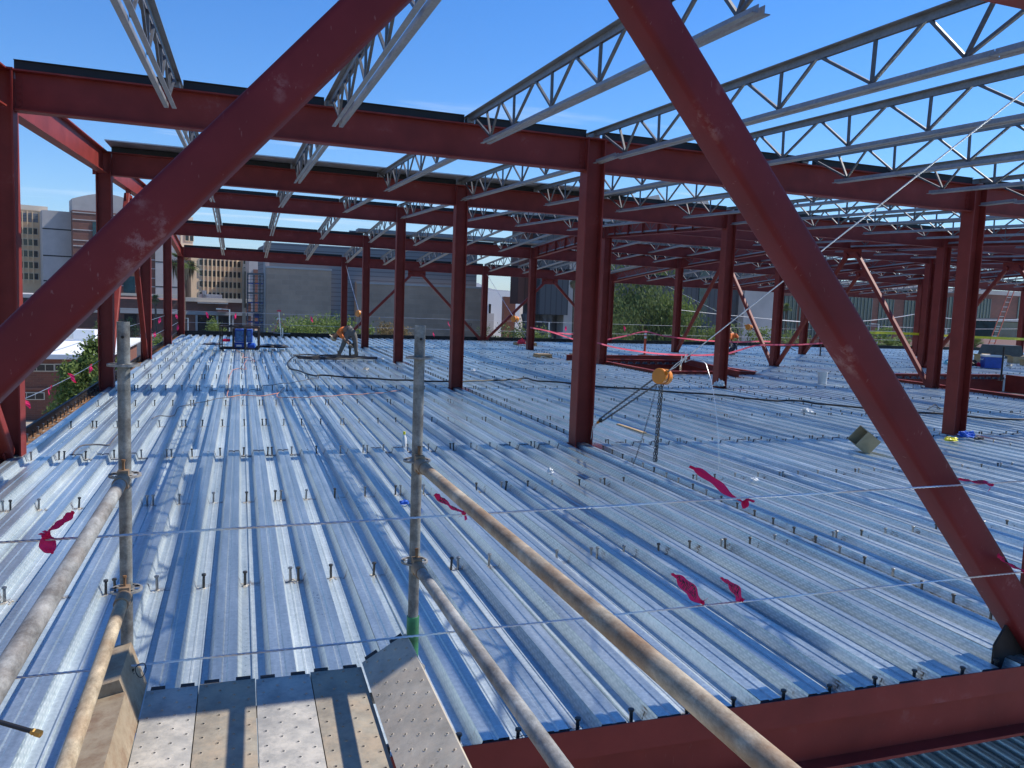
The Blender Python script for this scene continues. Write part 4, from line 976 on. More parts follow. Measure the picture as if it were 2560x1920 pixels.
# ------------------------------------------------------------------ people
def skin(name, verts, edges, radii, mat, parent, lv=2):
    me = bpy.data.meshes.new(name); me.from_pydata([tuple(v) for v in verts], edges, []); me.update(); me.materials.append(M[mat])
    o = bpy.data.objects.new(name, me); COL.objects.link(o); o.parent = parent
    md = o.modifiers.new('skin', 'SKIN'); md.use_smooth_shade = True
    for i, r in enumerate(radii):
        sv = me.skin_vertices[0].data[i]; sv.radius = (r, r) if not isinstance(r, tuple) else r; sv.use_root = (i == 0)
    s = o.modifiers.new('sub', 'SUBSURF'); s.levels = lv; s.render_levels = lv
    return o
def person(base, lab, J, shirt, trous, hatmat, face):
    """J: dict of joints in local (right, away, up) metres"""
    e = empty('person', base, lab, 'person'); 
    ru = V((math.cos(YAW), -math.sin(YAW), 0)); av = V((math.sin(YAW), math.cos(YAW), 0))
    g_ = {k: ru*v[0]+av*v[1]+V((0, 0, v[2])) for k, v in J.items()}
    names = ['hip', 'waist', 'chest', 'neck', 'head', 'crown', 'hL', 'kL', 'aL', 'tL', 'hR', 'kR', 'aR', 'tR', 'sL', 'eL', 'wL', 'sR', 'eR', 'wR']
    ed = [('hip', 'waist'), ('waist', 'chest'), ('chest', 'neck'), ('neck', 'head'), ('head', 'crown'), ('hip', 'hL'), ('hL', 'kL'), ('kL', 'aL'), ('aL', 'tL'), ('hip', 'hR'), ('hR', 'kR'), ('kR', 'aR'), ('aR', 'tR'), ('chest', 'sL'), ('sL', 'eL'), ('eL', 'wL'), ('chest', 'sR'), ('sR', 'eR'), ('eR', 'wR')]
    rad = dict(hip=.13, waist=.12, chest=.15, neck=.055, head=.085, crown=.08, hL=.085, kL=.058, aL=.04, tL=.035, hR=.085, kR=.058, aR=.04, tR=.035, sL=.06, eL=.042, wL=.03, sR=.06, eR=.042, wR=.03)
    ix = {n: i for i, n in enumerate(names)}
    skin('body', [g_[n] for n in names], [(ix[a], ix[b]) for a, b in ed], [rad[n] for n in names], 'skin', e)
    tn = ['hip', 'waist', 'hL', 'kL', 'aL', 'hR', 'kR', 'aR']; te = [('hip', 'waist'), ('hip', 'hL'), ('hL', 'kL'), ('kL', 'aL'), ('hip', 'hR'), ('hR', 'kR'), ('kR', 'aR')]; ti = {n: i for i, n in enumerate(tn)}
    skin('trousers', [g_[n] for n in tn], [(ti[a], ti[b]) for a, b in te], [rad[n]*1.22+.012 for n in tn], trous, e)
    sn = ['waist', 'chest', 'sL', 'eL', 'sR', 'eR']; se = [('waist', 'chest'), ('chest', 'sL'), ('sL', 'eL'), ('chest', 'sR'), ('sR', 'eR')]; si = {n: i for i, n in enumerate(sn)}
    skin('hi_vis_shirt', [g_[n] for n in sn], [(si[a], si[b]) for a, b in se], [.165, .185, .09, .065, .09, .065], shirt, e)
    for a, t in (('aL', 'tL'), ('aR', 'tR')):
        m = MB(); A, T = g_[a], g_[t]; d = (T-A); d.z = 0; d.normalize() if d.length else None; sd = V((-d.y, d.x, 0)); bz = -g_[a].z
        m.obox(A+d*.08+V((0, 0, -A.z+.045)), d*.14, sd*.048, V((0, 0, .045))); m.obox(A+V((0, 0, -A.z+.12)), d*.055, sd*.05, V((0, 0, .09))); m.build('boot', 'boot', e)
    hd = g_['head']; up = (g_['crown']-g_['neck']).normalized()
    m = MB(); m.lathe([(.14, .03), (.145, .035), (.115, .045), (.11, .08), (.085, .125), (.04, .15), (.005, .155)], hd+up*.02, up, 20); fd = g_['face']-hd; fd.normalize(); m.obox(hd+up*.055+fd*.13, fd*.05, up.cross(fd)*.07, up*.006); m.build('hard_hat', hatmat, e, smooth=True)
    fc = up.cross(fd).normalized()
    m = MB(); m.lathe([(.016, 0), (.004, .03)], hd+fd*.085-up*.01, fd, 6); m.build('nose', 'skin', e)
    for s in (-1, 1):
        m = MB(); m.lathe([(.009, 0), (.004, .006)], hd+fd*.088+fc*.03*s+up*.02, fd, 6); m.build('eye', 'dark', e)
    for wn in ('wL', 'wR'):
        W_ = g_[wn]; el_ = g_['e'+wn[1]]; d = (W_-el_).normalized(); sd = d.cross(V((0, 1, .2))).normalized(); pn = d.cross(sd)
        vs = [W_, W_+d*.05, W_+d*.085]; ed_ = [(0, 1), (1, 2)]; rr_ = [.026, .034, .03]
        for q, (o_, l1) in enumerate(((-.03, .06), (-.01, .072), (.01, .07), (.03, .055))):
            b0 = len(vs); vs += [W_+d*.095+sd*o_, W_+d*(.095+l1*.55)+sd*o_*1.1+pn*.012, W_+d*(.095+l1*.8)+sd*o_*1.1+pn*.035]; ed_ += [(2, b0), (b0, b0+1), (b0+1, b0+2)]; rr_ += [.011, .010, .009]
        b0 = len(vs); vs += [W_+d*.055+sd*.04, W_+d*.085+sd*.055+pn*.02]; ed_ += [(1, b0), (b0, b0+1)]; rr_ += [.012, .010]
        skin('glove', vs, ed_, rr_, 'glove', e, 1)
    return e, g_
p1 = (3.45, 27.5, 0)
e1, g1 = person(p1, 'construction worker in orange vest and grey trousers bent double over the deck', dict(
    hip=(.03, 0, .86), waist=(-.08, -.02, .97), chest=(-.30, .02, .90), neck=(-.42, .04, .78), head=(-.49, .05, .68), crown=(-.55, .05, .58), face=(-.58, .02, .74),
    hL=(-.06, -.08, .80), kL=(-.16, -.12, .45), aL=(-.30, -.16, .10), tL=(-.42, -.20, .05), hR=(.14, .06, .80), kR=(.20, .06, .44), aR=(.22, .10, .10), tR=(.10, .05, .05),
    sL=(-.32, -.16, .84), eL=(-.14, -.20, .62), wL=(.02, -.14, .44), sR=(-.30, .19, .84), eR=(-.12, .14, .60), wR=(.05, .06, .46)), 'hivis', 'trouser', 'hat', None)
m = MB(); tp = (g1['wL']+g1['wR'])/2; m.tube([V((0, 0, .50)), V((0, 0, .02))], .035, 10); m.tube([V((0, 0, .42)), V((.12, 0, .46))], .02, 8); m.tube([V((.1, 0, .46)), V((.1, 0, .30))], .018, 8); m.box(-.06, .06, -.05, .05, .30, .40)
o = m.build('stud_gun', 'black'); o.location = V(p1)+V((tp.x, tp.y, 0)); tag(o, 'black stud welding gun held down to the deck by the bent worker', 'welding gun')
p2 = tuple(on(1822, 886, 2, 0))
person(p2, 'construction worker in an orange shirt stooping, half hidden by a column', dict(
    hip=(-.02, 0, .55), waist=(0, 0, .68), chest=(.10, -.08, .90), neck=(.02, -.10, 1.02), head=(-.08, -.12, 1.08), crown=(-.10, -.12, 1.20), face=(-.22, -.14, 1.02),
    hL=(-.10, -.05, .50), kL=(.10, -.30, .42), aL=(-.08, -.20, .10), tL=(-.05, -.33, .05), hR=(.08, .05, .50), kR=(.28, -.15, .42), aR=(.12, .02, .10), tR=(.18, -.12, .05),
    sL=(-.02, -.20, .90), eL=(-.10, -.35, .68), wL=(-.05, -.42, .48), sR=(.24, .02, .92), eR=(.36, -.12, .76), wR=(.28, -.30, .62)), 'hivis', 'jeans', 'hat', None)

# ------------------------------------------------------------------ delineator, tapes
d = empty('delineator_post', on(1611, 889, 2, 0), 'orange safety delineator post with white bands holding pink tape', 'safety post')
m = MB(); m.lathe([(.05, .04), (.045, .95), (.05, .98), (.03, 1.04), (.03, 1.08)], n=14); m.build('post', 'orange', d, smooth=True)
d.children[0].data.materials[0] = simple('orange_red_plastic', (.75, .08, .02), .5, 0, .1)
for z in (.72, .86): m = MB(); m.lathe([(.0505, z), (.0500, z+.09)], n=14); m.build('reflective_band', 'white', d, smooth=True)
m = MB(); m.lathe([(.24, 0), (.24, .03), (.10, .06)], n=10); m.build('base', 'black', d)
def tape(pts, lab, w=.05, mat='pinkpale', nm='barrier_tape'):
    ps = smooth_pts([V(p) for p in pts], 5); k = ps[0]; m = MB(); vs = []
    for i, p in enumerate(ps):
        tw = .5*math.sin(i*.5); vs += [p-k+V((.01*math.sin(tw), .02*math.sin(tw), w/2*math.cos(tw)+.004)), p-k-V((.01*math.sin(tw), .02*math.sin(tw), w/2*math.cos(tw)))]
    m.add(vs, [(2*i, 2*i+1, 2*i+3, 2*i+2) for i in range(len(ps)-1)]); o = m.build(nm, mat, smooth=True); o.location = k; return tag(o, lab, 'barrier tape')
def T6(x, y, Y): return on(1200+x/3.16, 450+y/3.16, 1, Y)
tape([T6(395, 1165, 33.1), T6(560, 1200, 31.5), T6(750, 1262, 28.5), T6(940, 1290, 25.7)], 'pink barrier tape sagging from the far column toward the opening corner')
tape([T6(430, 1170, 33.2), T6(600, 1205, 31.5), T6(760, 1222, 30)], 'upper strand of pink barrier tape leaving the far column')
tape([T6(940, 1290, 25.7), T6(1100, 1330, 24.5), T6(1400, 1372, 23), T6(1700, 1385, 21.5), T6(1890, 1378, 18.3)], 'pink barrier tape sagging low behind the orange hoist')
tape([T6(1000, 1262, 26), T6(1150, 1232, 28), T6(1305, 1198, 30.3), T6(1450, 1232, 29), T6(1700, 1262, 28), T6(1890, 1275, 27)], 'pink barrier tape tied to the top of the delineator post')
tape([T6(1950, 1375, 18.6), T6(2050, 1345, 20), T6(2212, 1305, 23), on(1990, 862, 1, 25), on(2060, 858, 1, 26)], 'pink barrier tape rising to the right from the middle column')
tape([T6(1890, 1275, 27), T6(2050, 1280, 27), T6(2212, 1275, 27), on(1940, 855, 1, 26)], 'pink barrier tape running level to the V braced column')
def T7(x, y, Y): return on(1860+x/3.16, 450+y/3.16, 1, Y)
tape([T7(905, 1205, 26), T7(1100, 1207, 26), T7(1385, 1218, 26)], 'yellow barrier tape, left length beside the pale brace', .10, 'yellow')
tape([T7(1545, 1228, 25), T7(1700, 1236, 25), T7(1900, 1245, 25), T7(2212, 1258, 25), T7(2300, 1262, 25)], 'yellow barrier tape, right length passing behind the near right column', .10, 'yellow')
# little flags along the far guard wires and left edge
fl = [(on(128, 935, 0, -2.72), 1), (on(165, 935, 0, -2.72), 2), (on(228, 915, 0, -2.72), 3), (on(178, 932, 0, -2.72), 4), (on(105, 916, 0, -2.72), 5)]
fl = [(on(x, y, 0, -2.72), s) for s, (x, y) in enumerate([(55, 995), (128, 965), (172, 935), (228, 912), (400, 795), (440, 785), (415, 815), (445, 812), (388, 830)])]
fl += [(on(x, y, 1, 40.6), s+20) for s, (x, y) in enumerate([(515, 780), (590, 783), (777, 792), (1120, 803), (1083, 830), (1415, 815), (1560, 815)])]
for n_, (p, s) in enumerate(fl):
    rr_ = random.Random(s); L_ = .14+.004*(p.y if p.y < 40 else 60)
    streamer(p, p+V((rr_.uniform(-.1, .1)+.02, rr_.uniform(-.05, .05), -L_*.75)), .032+.0012*p.y, 'small pink flag on the %s guard wire, %s from %s' % ('left' if s < 20 else 'far', ORD[n_ if s < 20 else n_-9], 'the near end' if s < 20 else 'left'), None, .02, seed=s+30, tail=True)
# posts standing on the far edge and near the opening
def post(p, hgt, lab, mat='darkrust', r=.03):
    m = MB(); m.tube([V((0, 0, 0)), V((0, 0, hgt))], r, 8); m.box(-.07, .07, -.07, .07, 0, .015); o = m.build('guard_post', mat); o.location = p; tag(o, lab, 'guard post', 'guard posts')
post(on(2502, 952, 2, .0), 1.15, 'dark guard post in front of the blue cooler')
post(on(1841, 882, 2, 0), 1.15, 'dark guard post right of the orange worker')
post((20.2, 22.2, .05), 1.2, 'thin grey guard post on the far side of the right opening', 'galv', .018)
post(on(2050, 890, 2, .0), .6, 'short guard post behind the big brace')
# light stand on far edge
# ladder
ld = empty('ladder', on(2462, 886, 2, 0), 'orange fibreglass ladder leaning up at far right', 'ladder')
A_ = on(2462, 886, 2, 0); top = on(2527, 716, 1, A_.y+1.0); d_ = top-A_; sd = V((.40, -.05, 0)); 
for s in (0, 1): m = MB(); m.bar(sd*s, d_+sd*s*.85, .03, .08); m.build('rail', 'ladder', ld)
for q in range(13): m = MB(); t0 = (q+.7)/14; m.bar(d_*t0, d_*t0+sd*(1-.15*t0), .03, .03); m.build('rung', 'alu', ld)
# cooler and boxes at right
c = empty('cooler', on(2478, 921, 2, 0), 'blue picnic cooler with a white lid at right', 'cooler', rz=R(-25))
m = MB(); m.box(-.36, .36, -.22, .22, .02, .48); m.build('body', 'blue', c)
m = MB(); m.box(-.38, .38, -.24, .24, .485, .56); m.build('lid', 'white', c)
m = MB(); m.tube([V((-.39, -.1, .4)), V((-.43, -.1, .36)), V((-.43, .1, .36)), V((-.39, .1, .4))], .012, 6); m.build('handle', 'white', c)
def crate(p, sx, sy, sz, mat, lab, nm='cardboard_box', rz=0, open_=True):
    e = empty(nm, p, lab, 'box', None, rz); m = MB(); t = .01
    m.box(-sx, sx, -sy, -sy+t, 0, sz); m.box(-sx, sx, sy-t, sy, 0, sz); m.box(-sx, -sx+t, -sy+t, sy-t, 0, sz); m.box(sx-t, sx, -sy+t, sy-t, 0, sz); m.box(-sx+t, sx-t, -sy+t, sy-t, 0, t); m.build('carton', mat, e)
    for s in (-1, 1): m = MB(); m.obox((s*(sx+.08), 0, sz+.03), (.09, 0, .04*s), (0, sy, 0), (0, 0, .004)); m.build('flap', mat, e)
crate(on(2452, 905, 2, 0), .28, .2, .32, 'card', 'brown carton left of the blue cooler', rz=.3)
crate(on(2540, 908, 2, 0), .3, .22, .3, 'card', 'open tan carton right of the blue cooler', rz=-.3)
crate(on(2555, 915, 2, 0)+V((.6, .2, 0)), .28, .2, .22, 'card', 'flat tan carton at the right edge of the deck', rz=.1)
m = MB(); m.add([(-1, -.5, 0), (1, -.5, 0), (1, .5, 0), (-1, .5, 0), (-.8, -.4, .7), (.85, -.4, .7), (.85, .4, .7), (-.8, .4, .7)], [(0, 1, 5, 4), (1, 2, 6, 5), (2, 3, 7, 6), (3, 0, 4, 7), (4, 5, 6, 7), (0, 3, 2, 1)]); m.box(-.6, -.1, -.55, -.5, .2, .3)
o = m.build('job_box', simple('grey_green_steel', (.06, .065, .06), .6)); o.location = on(2500, 895, 2, 0); o.rotation_euler = (0, 0, -.3); tag(o, 'grey steel job box behind the blue cooler', 'tool chest')
for q, (x, y, s, mt, lb) in enumerate([(2428, 912, .25, 'black', 'black tool bag behind the near right column'), (2447, 915, .16, 'pink', 'dark red bag left of the brown carton'), (2460, 912, .2, 'greycord', 'grey bag beside the brown carton'), (2522, 915, .14, 'ceramic', 'tan bundle of gloves right of the cooler'), (2370, 908, .18, 'cyan', 'light blue plastic sheet between the right columns')]):
    lump(on(x, y, 2, s*.4), s, s*.7, s*.8, mt, 'tool_bag' if q < 3 else 'bundle', lb, 'bag', 20+q, .4)
# timber pallets near far columns
for (x, y, lb, sz) in ((1357, 893, 'short stack of timber blocks at mid deck', .28), (1313, 863, 'flat timber skid near the far hoist', .5), (1448, 893, 'timber packer at the corner of the floor opening', .3)):
    m = MB()
    for q in range(3): m.box(-sz, sz, -.25+.2*q, -.1+.2*q, .05, .13); 
    m.box(-sz, -sz+.1, -.28, .34, 0, .048); m.box(sz-.1, sz, -.28, .34, 0, .048); o = m.build('timber_skid', 'wood'); o.location = on(x, y, 2, 0); tag(o, lb, 'timber')
lump(on(1305, 858, 2, .25), .16, .12, .18, 'pinkpale', 'bundle', 'red and white bundle on the timber skid', 'bundle', 31, .6)
# ------------------------------------------------------------------ beyond the deck: ground, hills
GZ = -9.2
def sheet(name, x0, x1, y0, y1, z, mat, nx=1, ny=1):
    m = MB(); m.add([(x0+(x1-x0)*i/nx, y0+(y1-y0)*j/ny, z) for j in range(ny+1) for i in range(nx+1)], [(j*(nx+1)+i, j*(nx+1)+i+1, (j+1)*(nx+1)+i+1, (j+1)*(nx+1)+i) for j in range(ny) for i in range(nx)])
    o = m.build(name, mat); return tag(o, kind='structure')
M['dirt'] = simple('dry_ground', (.30, .25, .19), .95, 0, .2, .05)
sheet('ground', -4000, 6000, -400, 9000, GZ, 'dirt')
sheet('parking_lot', -75, 60, 120, 240, GZ+.01, 'asphalt')
sheet('road', -200, 300, 84, 100, GZ+.01, 'asphalt')
sheet('pavement', -60, -3.5, 20, 74, GZ+.02, 'pave')
m = MB()
nx = 220
vs = []
for j in range(6):
    for i in range(nx+1):
        x = -3500+i*40; y = 3600+j*260
        hgt = 0 if j == 0 else (math.sin(j/5*math.pi*.62+.2))*(150+190*noise.noise(V((x*.0011, 3.3, 0)))+45*noise.noise(V((x*.006, j*.7, 1)))+14*noise.noise(V((x*.03, j*1.9, 1))))
        vs.append((x, y, GZ-1+max(0, hgt)))
m.add(vs, [(j*(nx+1)+i, j*(nx+1)+i+1, (j+1)*(nx+1)+i+1, (j+1)*(nx+1)+i) for j in range(5) for i in range(nx)])
M['hill'] = simple('hazed_desert_mountain', (.12, .12, .14), .95, 0, .3, .004)  # blue-grey base colour carries part of the distance haze
o = m.build('hills', 'hill', smooth=True); tag(o, kind='structure')

# ------------------------------------------------------------------ buildings
def X(px, Y, py=760): return on(px, py, 1, Y).x
def Zp(py, Y, px): return on(px, py, 1, Y).z
def bld(name, px0, px1, pyt, Y, depth, mat, lab, cat='building'):
    x0, x1 = X(px0, Y), X(px1, Y); zt = Zp(pyt, Y, (px0+px1)/2)
    e = empty(name, (x0, Y, GZ), lab, cat); m = MB(); m.box(0, x1-x0, 0, depth, 0, zt-GZ); m.build('wall', mat, e); return e, x1-x0, zt-GZ
def part(e, name, mat, boxes):
    for b in boxes: m = MB(); m.box(*b); m.build(name, mat, e)
def win_grid(e, xs, zs, w_, h_, y=0, mat='pane', fr=True, sub='pane'):
    src = None
    for z in zs:
        for x in xs:
            if src is None:
                m = MB(); t = .14
                m.box(-w_/2-t, -w_/2, -.22, .02, -h_/2-t, h_/2+t); m.box(w_/2, w_/2+t, -.22, .02, -h_/2-t, h_/2+t); m.box(-w_/2, w_/2, -.22, .02, h_/2, h_/2+t); m.box(-w_/2, w_/2, -.22, .02, -h_/2-t, -h_/2)
                f = m.build('window', 'frame', e); g = MB(); g.box(-w_/2, w_/2, -.04, -.01, -h_/2, h_/2); p = g.build('pane', mat, f); src = f; f.location = (x, y, z)
            else:
                f = src.copy(); COL.objects.link(f); f.parent = e; f.location = (x, y, z); p2_ = src.children[0].copy(); COL.objects.link(p2_); p2_.parent = f
# tan office block, left part
Y = 270
e, W_, H_ = bld('office_building', 20, 122, 512, Y, 30, 'tan', 'tan office building with small square windows at far left')
e.rotation_euler.z = R(10)
zr_ = [Zp(450+y/3.16, Y, 70)-GZ for y in (400, 490, 580, 670, 760)]; xs_ = [X(x/3.16, Y)-e.location.x for x in (132, 170, 208, 248, 287)]
win_grid(e, xs_, zr_, 1.15, 1.75)
part(e, 'parapet', 'tanlight', [(-.1, W_+.1, -.15, 1, zr_[0]+6.0, H_+.05)])
part(e, 'fin', 'fin', [((xs_[j]+xs_[j+1])/2-.12, (xs_[j]+xs_[j+1])/2+.12, -.5, 0, zr_[-1]-2, zr_[0]+5.6) for j in range(4)])
part(e, 'louvre_band', 'corr', [(x-.8, x+.8, -.06, 0, zr_[0]+2.6, zr_[0]+5.2) for x in xs_])
# grey slab tower
e, W_, H_ = bld('concrete_tower', 110, 185, 527, 262, 20, 'conc', 'pale grey concrete slab tower beside the tan offices')
part(e, 'panel_joint', 'filler', [(0, W_, -.03, -.001, Zp(y, 262, 147)-GZ-.18, Zp(y, 262, 147)-GZ+.18) for y in (573, 640, 703)])
# brick block with barrel top
Y = 260
e, W_, H_ = bld('brick_block', 185, 452, 533, Y, 26, 'darkbrick', 'brown brick block with pale bands and a curved metal roof')
part(e, 'stone_band', 'conc', [(0, W_, -.1, -.001, Zp(y, Y, 250)-GZ-.14, Zp(y, Y, 250)-GZ+.14) for y in (534, 552, 577, 603, 617, 642, 665, 690, 712)])
part(e, 'stair_window', 'green_glass', [(X(233, Y)-e.location.x, X(247, Y)-e.location.x, -.2, -.11, Zp(604, Y, 240)-GZ, Zp(555, Y, 240)-GZ), (X(307, Y)-e.location.x, X(336, Y)-e.location.x, -.2, -.11, Zp(736, Y, 320)-GZ, Zp(690, Y, 320)-GZ)])
part(e, 'slab_panel', 'conc', [(X(387, Y)-e.location.x, X(449, Y)-e.location.x, -.4, -.11, 0, Zp(570, Y, 415)-GZ)])
part(e, 'slab_joint', 'filler', [(X(387, Y)-e.location.x, X(449, Y)-e.location.x, -.44, -.401, Zp(y, Y, 415)-GZ-.15, Zp(y, Y, 415)-GZ+.15) for y in (654, 717)])
m = MB(); x0 = 0; x1 = X(353, Y)-e.location.x; zb = H_; n = 18; pts = [(x0+(x1-x0)*q/n, zb+Zp(505, Y, 270)-Zp(533, Y, 270)+(Zp(486, Y, 270)-Zp(505, Y, 270))*math.sin(math.pi*q/n)) for q in range(n+1)]
poly = [(x0, zb)]+pts+[(x1, zb)]; k = len(poly)
m.add([(x, 0.3, z) for x, z in poly]+[(x, 9, z) for x, z in poly], [tuple(range(k)), tuple(range(2*k-1, k-1, -1))]+[(q, k+q, k+(q+1) % k, (q+1) % k) for q in range(k)]); m.build('barrel_roof', 'conc', e)
# tan tower and tan grid to the right
e, W_, H_ = bld('office_tower', 450, 486, 541, 275, 20, 'tanlight', 'narrow tan tower rising between the brick block and the window grid')
e.rotation_euler.z = R(26)
win_grid(e, [W_*.55, W_*.85], [Zp(y, 275, 468)-GZ for y in (560, 594, 625, 655, 683, 712, 738)], 1.3, 1.8)
Y = 268
e, W_, H_ = bld('office_building', 478, 612, 634, Y, 30, 'tan', 'tan office building with a window grid behind the far left deck corner')
e.rotation_euler.z = R(26); e.scale.x = 1.11
zs_ = [Zp(450+y/3.16, Y, 545)-GZ for y in (655, 740, 825, 912)]; xs_ = [X(500+x/6.912, Y)-e.location.x for x in (15, 88, 160, 233, 305, 377, 449, 520, 592, 664)]
win_grid(e, xs_, zs_, 1.15, 1.75)
part(e, 'fin', 'fin', [((xs_[j]+xs_[j+1])/2-.14, (xs_[j]+xs_[j+1])/2+.14, -.5, 0, zs_[-1]-2, zs_[0]+2.6) for j in range(9)])
e, W_, H_ = bld('glazed_link', 607, 622, 640, 266, 15, 'frame', 'narrow glazed link with dark panes beside the tan window grid')
part(e, 'dark_pane', 'pane', [(.2, W_-.2, -.1, -.001, Zp(y1, 266, 614)-GZ, Zp(y0, 266, 614)-GZ) for y0, y1 in ((648, 660), (668, 685), (693, 709), (719, 744))])
e, W_, H_ = bld('pale_building', 622, 668, 640, 262, 6, 'conc', 'pale panelled building just left of the taupe brick block')
part(e, 'brick_panel', 'darkbrick', [(X(633, 262)-e.location.x, X(661, 262)-e.location.x, -.2, -.001, 0, Zp(674, 262, 650)-GZ)])
# low garage buildings
Y = 205
e, W_, H_ = bld('parking_garage', 300, 628, 752, Y, 40, 'darkbrick', 'low brown brick garage with dark openings behind the lot')
z = lambda y, x=540: Zp(y, Y, x)-GZ
part(e, 'parapet', 'tanlight', [(X(455, Y)-e.location.x, W_, -.6, 1, z(756), z(746)), (X(300, Y)-e.location.x, X(450, Y)-e.location.x, -.6, 1, z(741, 380), z(735, 380))])
part(e, 'slab_edge', 'conc', [(X(300, Y)-e.location.x, W_, -.5, 0, z(789), z(781)), (X(490, Y)-e.location.x, X(566, Y)-e.location.x, -1.4, -.7, z(760), z(757)), (X(300, Y)-e.location.x, X(440, Y)-e.location.x, -.5, 0, z(776, 380), z(772, 380))])
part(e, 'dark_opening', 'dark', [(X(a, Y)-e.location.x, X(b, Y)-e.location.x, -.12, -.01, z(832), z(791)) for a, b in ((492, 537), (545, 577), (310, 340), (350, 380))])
part(e, 'brick_bay', 'brick', [(X(539, Y)-e.location.x, X(565, Y)-e.location.x, -1.3, -.02, z(781), z(760))])
part(e, 'column', 'conc', [(X(a, Y)-e.location.x, X(a+5, Y)-e.location.x, -.4, -.13, 0, z(790)) for a in (486, 538, 578)])
part(e, 'roof_unit', 'alu', [(X(512, Y)-e.location.x, X(560, Y)-e.location.x, 3, 9, z(755), z(737)), (X(512, Y)-e.location.x, X(520, Y)-e.location.x, 3, 5, z(755), z(727))])
e, W_, H_ = bld('low_canopy_building', -10, 128, 735, 200, 30, 'conc', 'low pale canopy building below the tan offices at left')
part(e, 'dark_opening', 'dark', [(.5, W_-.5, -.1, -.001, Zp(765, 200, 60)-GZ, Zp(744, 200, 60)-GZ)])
part(e, 'brick_base', 'darkbrick', [(0, W_, -.3, -.101, 0, Zp(770, 200, 60)-GZ)])
e, W_, H_ = bld('low_brick_row', 120, 300, 757, 208, 20, 'darkbrick', 'low brown brick row behind the parked cars at left')
part(e, 'slab_edge', 'conc', [(0, W_, -.4, 0, Zp(y, 208, 210)-GZ-.3, Zp(y, 208, 210)-GZ+.3) for y in (757, 778)])
# stair scaffold tower
e = empty('stair_tower', (X(617, 176), 174, GZ), 'blue and grey steel stair tower against the taupe building', 'stair tower')
W_ = X(667, 176)-X(617, 176); H_ = Zp(684, 176, 640)-GZ
part(e, 'post', 'corr', [(x, x+.25, y, y+.3, 0, H_) for x in (0, W_*.32, W_*.62, W_*.8, W_-.3) for y in (0, 2.5)])
part(e, 'slab_edge', 'corr', [(0, W_, -.1, 2.8, H_-q*1.95-.28, H_-q*1.95) for q in range(0, 12, 2)])
part(e, 'stair_flight', 'blue', [(W_*.05, W_*.95, .3, 2.4, H_-q*1.95-.2, H_-q*1.95) for q in range(1, 12, 2)]+[(W_*.32, W_*.72, 1, 2.4, H_-q, H_-q+1.2) for q in (9, 11, 15)])
part(e, 'rail', 'darkrust', [(0, W_, -.15, -.11, H_-q*.65, H_-q*.65+.07) for q in range(30)])
part(e, 'fin_wall', 'tanbrick', [(-.9, -.2, 0, 3, 0, H_+1)])
part(e, 'sign_board', 'pane', [(-.5, -.2, -.6, -.3, H_-7, H_+.3)])
# taupe windowless building
Y = 172
e, W_, H_ = bld('windowless_building', 672, 1190, 620, Y, 24, 'corr', 'big windowless building with grey siding and taupe brick walls in the middle distance')
def wl(a, b, t0, t1): 
    m = MB(); x0, x1 = X(a, Y)-e.location.x, X(b, Y)-e.location.x; z0, z1 = Zp(t0, Y, a)-GZ, Zp(t1, Y, b)-GZ; zz = (z0+z1)/2
    m.box(x0, x1, -2.2, -.01, 0, zz); m.build('brick_wall', 'tanbrick', e)
    m = MB(); m.box(x0-.1, x1+.1, -2.35, -2.21, zz-.3, zz+.08); m.build('coping', 'conc', e); return x0, x1, zz
wl(664, 821, 667, 673); wl(884, 1198, 703, 720)
part(e, 'side_strip', 'conc', [(-.8, 0, -.5, 3, 0, H_)])
cu = bpy.data.curves.new('t', 'FONT'); cu.body = '22'; cu.size = .85; to = bpy.data.objects.new('t', cu); COL.objects.link(to); bpy.context.view_layer.update()
me = bpy.data.meshes.new_from_object(to.evaluated_get(bpy.context.evaluated_depsgraph_get())); bpy.data.objects.remove(to)
me.materials.clear(); me.materials.append(M['ink']); no = bpy.data.objects.new('number', me); COL.objects.link(no); no.parent = e; no.rotation_euler = (R(90), 0, 0); no.location = V((X(1164, Y), Y-2.24, Zp(815, Y, 1166)))-e.location
# white buildings and orange wall
e, W_, H_ = bld('white_building', 1185, 1300, 727, 240, 3, 'white', 'white low building under the distant mountain')
part(e, 'dark_window', 'pane', [(X(a, 240)-e.location.x, X(a+5, 240)-e.location.x, -.1, -.001, Zp(800, 240, a)-GZ, Zp(760, 240, a)-GZ) for a in (1212, 1222)])
part(e, 'grey_wing', 'conc', [(0, W_*.4, -1, -.2, 0, Zp(735, 240, 1240)-GZ-6)])
e, W_, H_ = bld('orange_wall_building', 1261, 1289, 742, 200, 2, simple('terracotta_wall', (.42, .16, .09), .9), 'terracotta coloured wall beside the white building')
# dark tower building with louvres
Y = 150
def hs(a, b, t, dp, mat, y0, base=0): return (X(a, Y)-e.location.x, X(b, Y)-e.location.x, y0, y0+dp, base, Zp(t, Y, (a+b)/2)-GZ)
e, W_, H_ = bld('dark_clad_building', 1322, 1880, 560, Y, 3, 'corrv', 'tall dark clad building on angled legs behind the big tree')
zc = Zp(785, Y, 1350)-GZ
part(e, 'louvre_screen', 'louv', [(X(1289, Y)-e.location.x, -.02, -1, 3, Zp(760, Y, 1300)-GZ, Zp(570, Y, 1300)-GZ)])
part(e, 'cladding', 'corrv', [(.0, X(1392, Y)-e.location.x, -5, -.02, zc, H_)])
part(e, 'concrete_shaft', 'conc', [(X(1393, Y)-e.location.x, X(1482, Y)-e.location.x, -3, -.02, 0, Zp(600, Y, 1430)-GZ)])
part(e, 'concrete_wall', 'conc', [(X(1845, Y)-e.location.x, X(1926, Y)-e.location.x, -2, -.02, 0, Zp(690, Y, 1880)-GZ)])
m = MB()
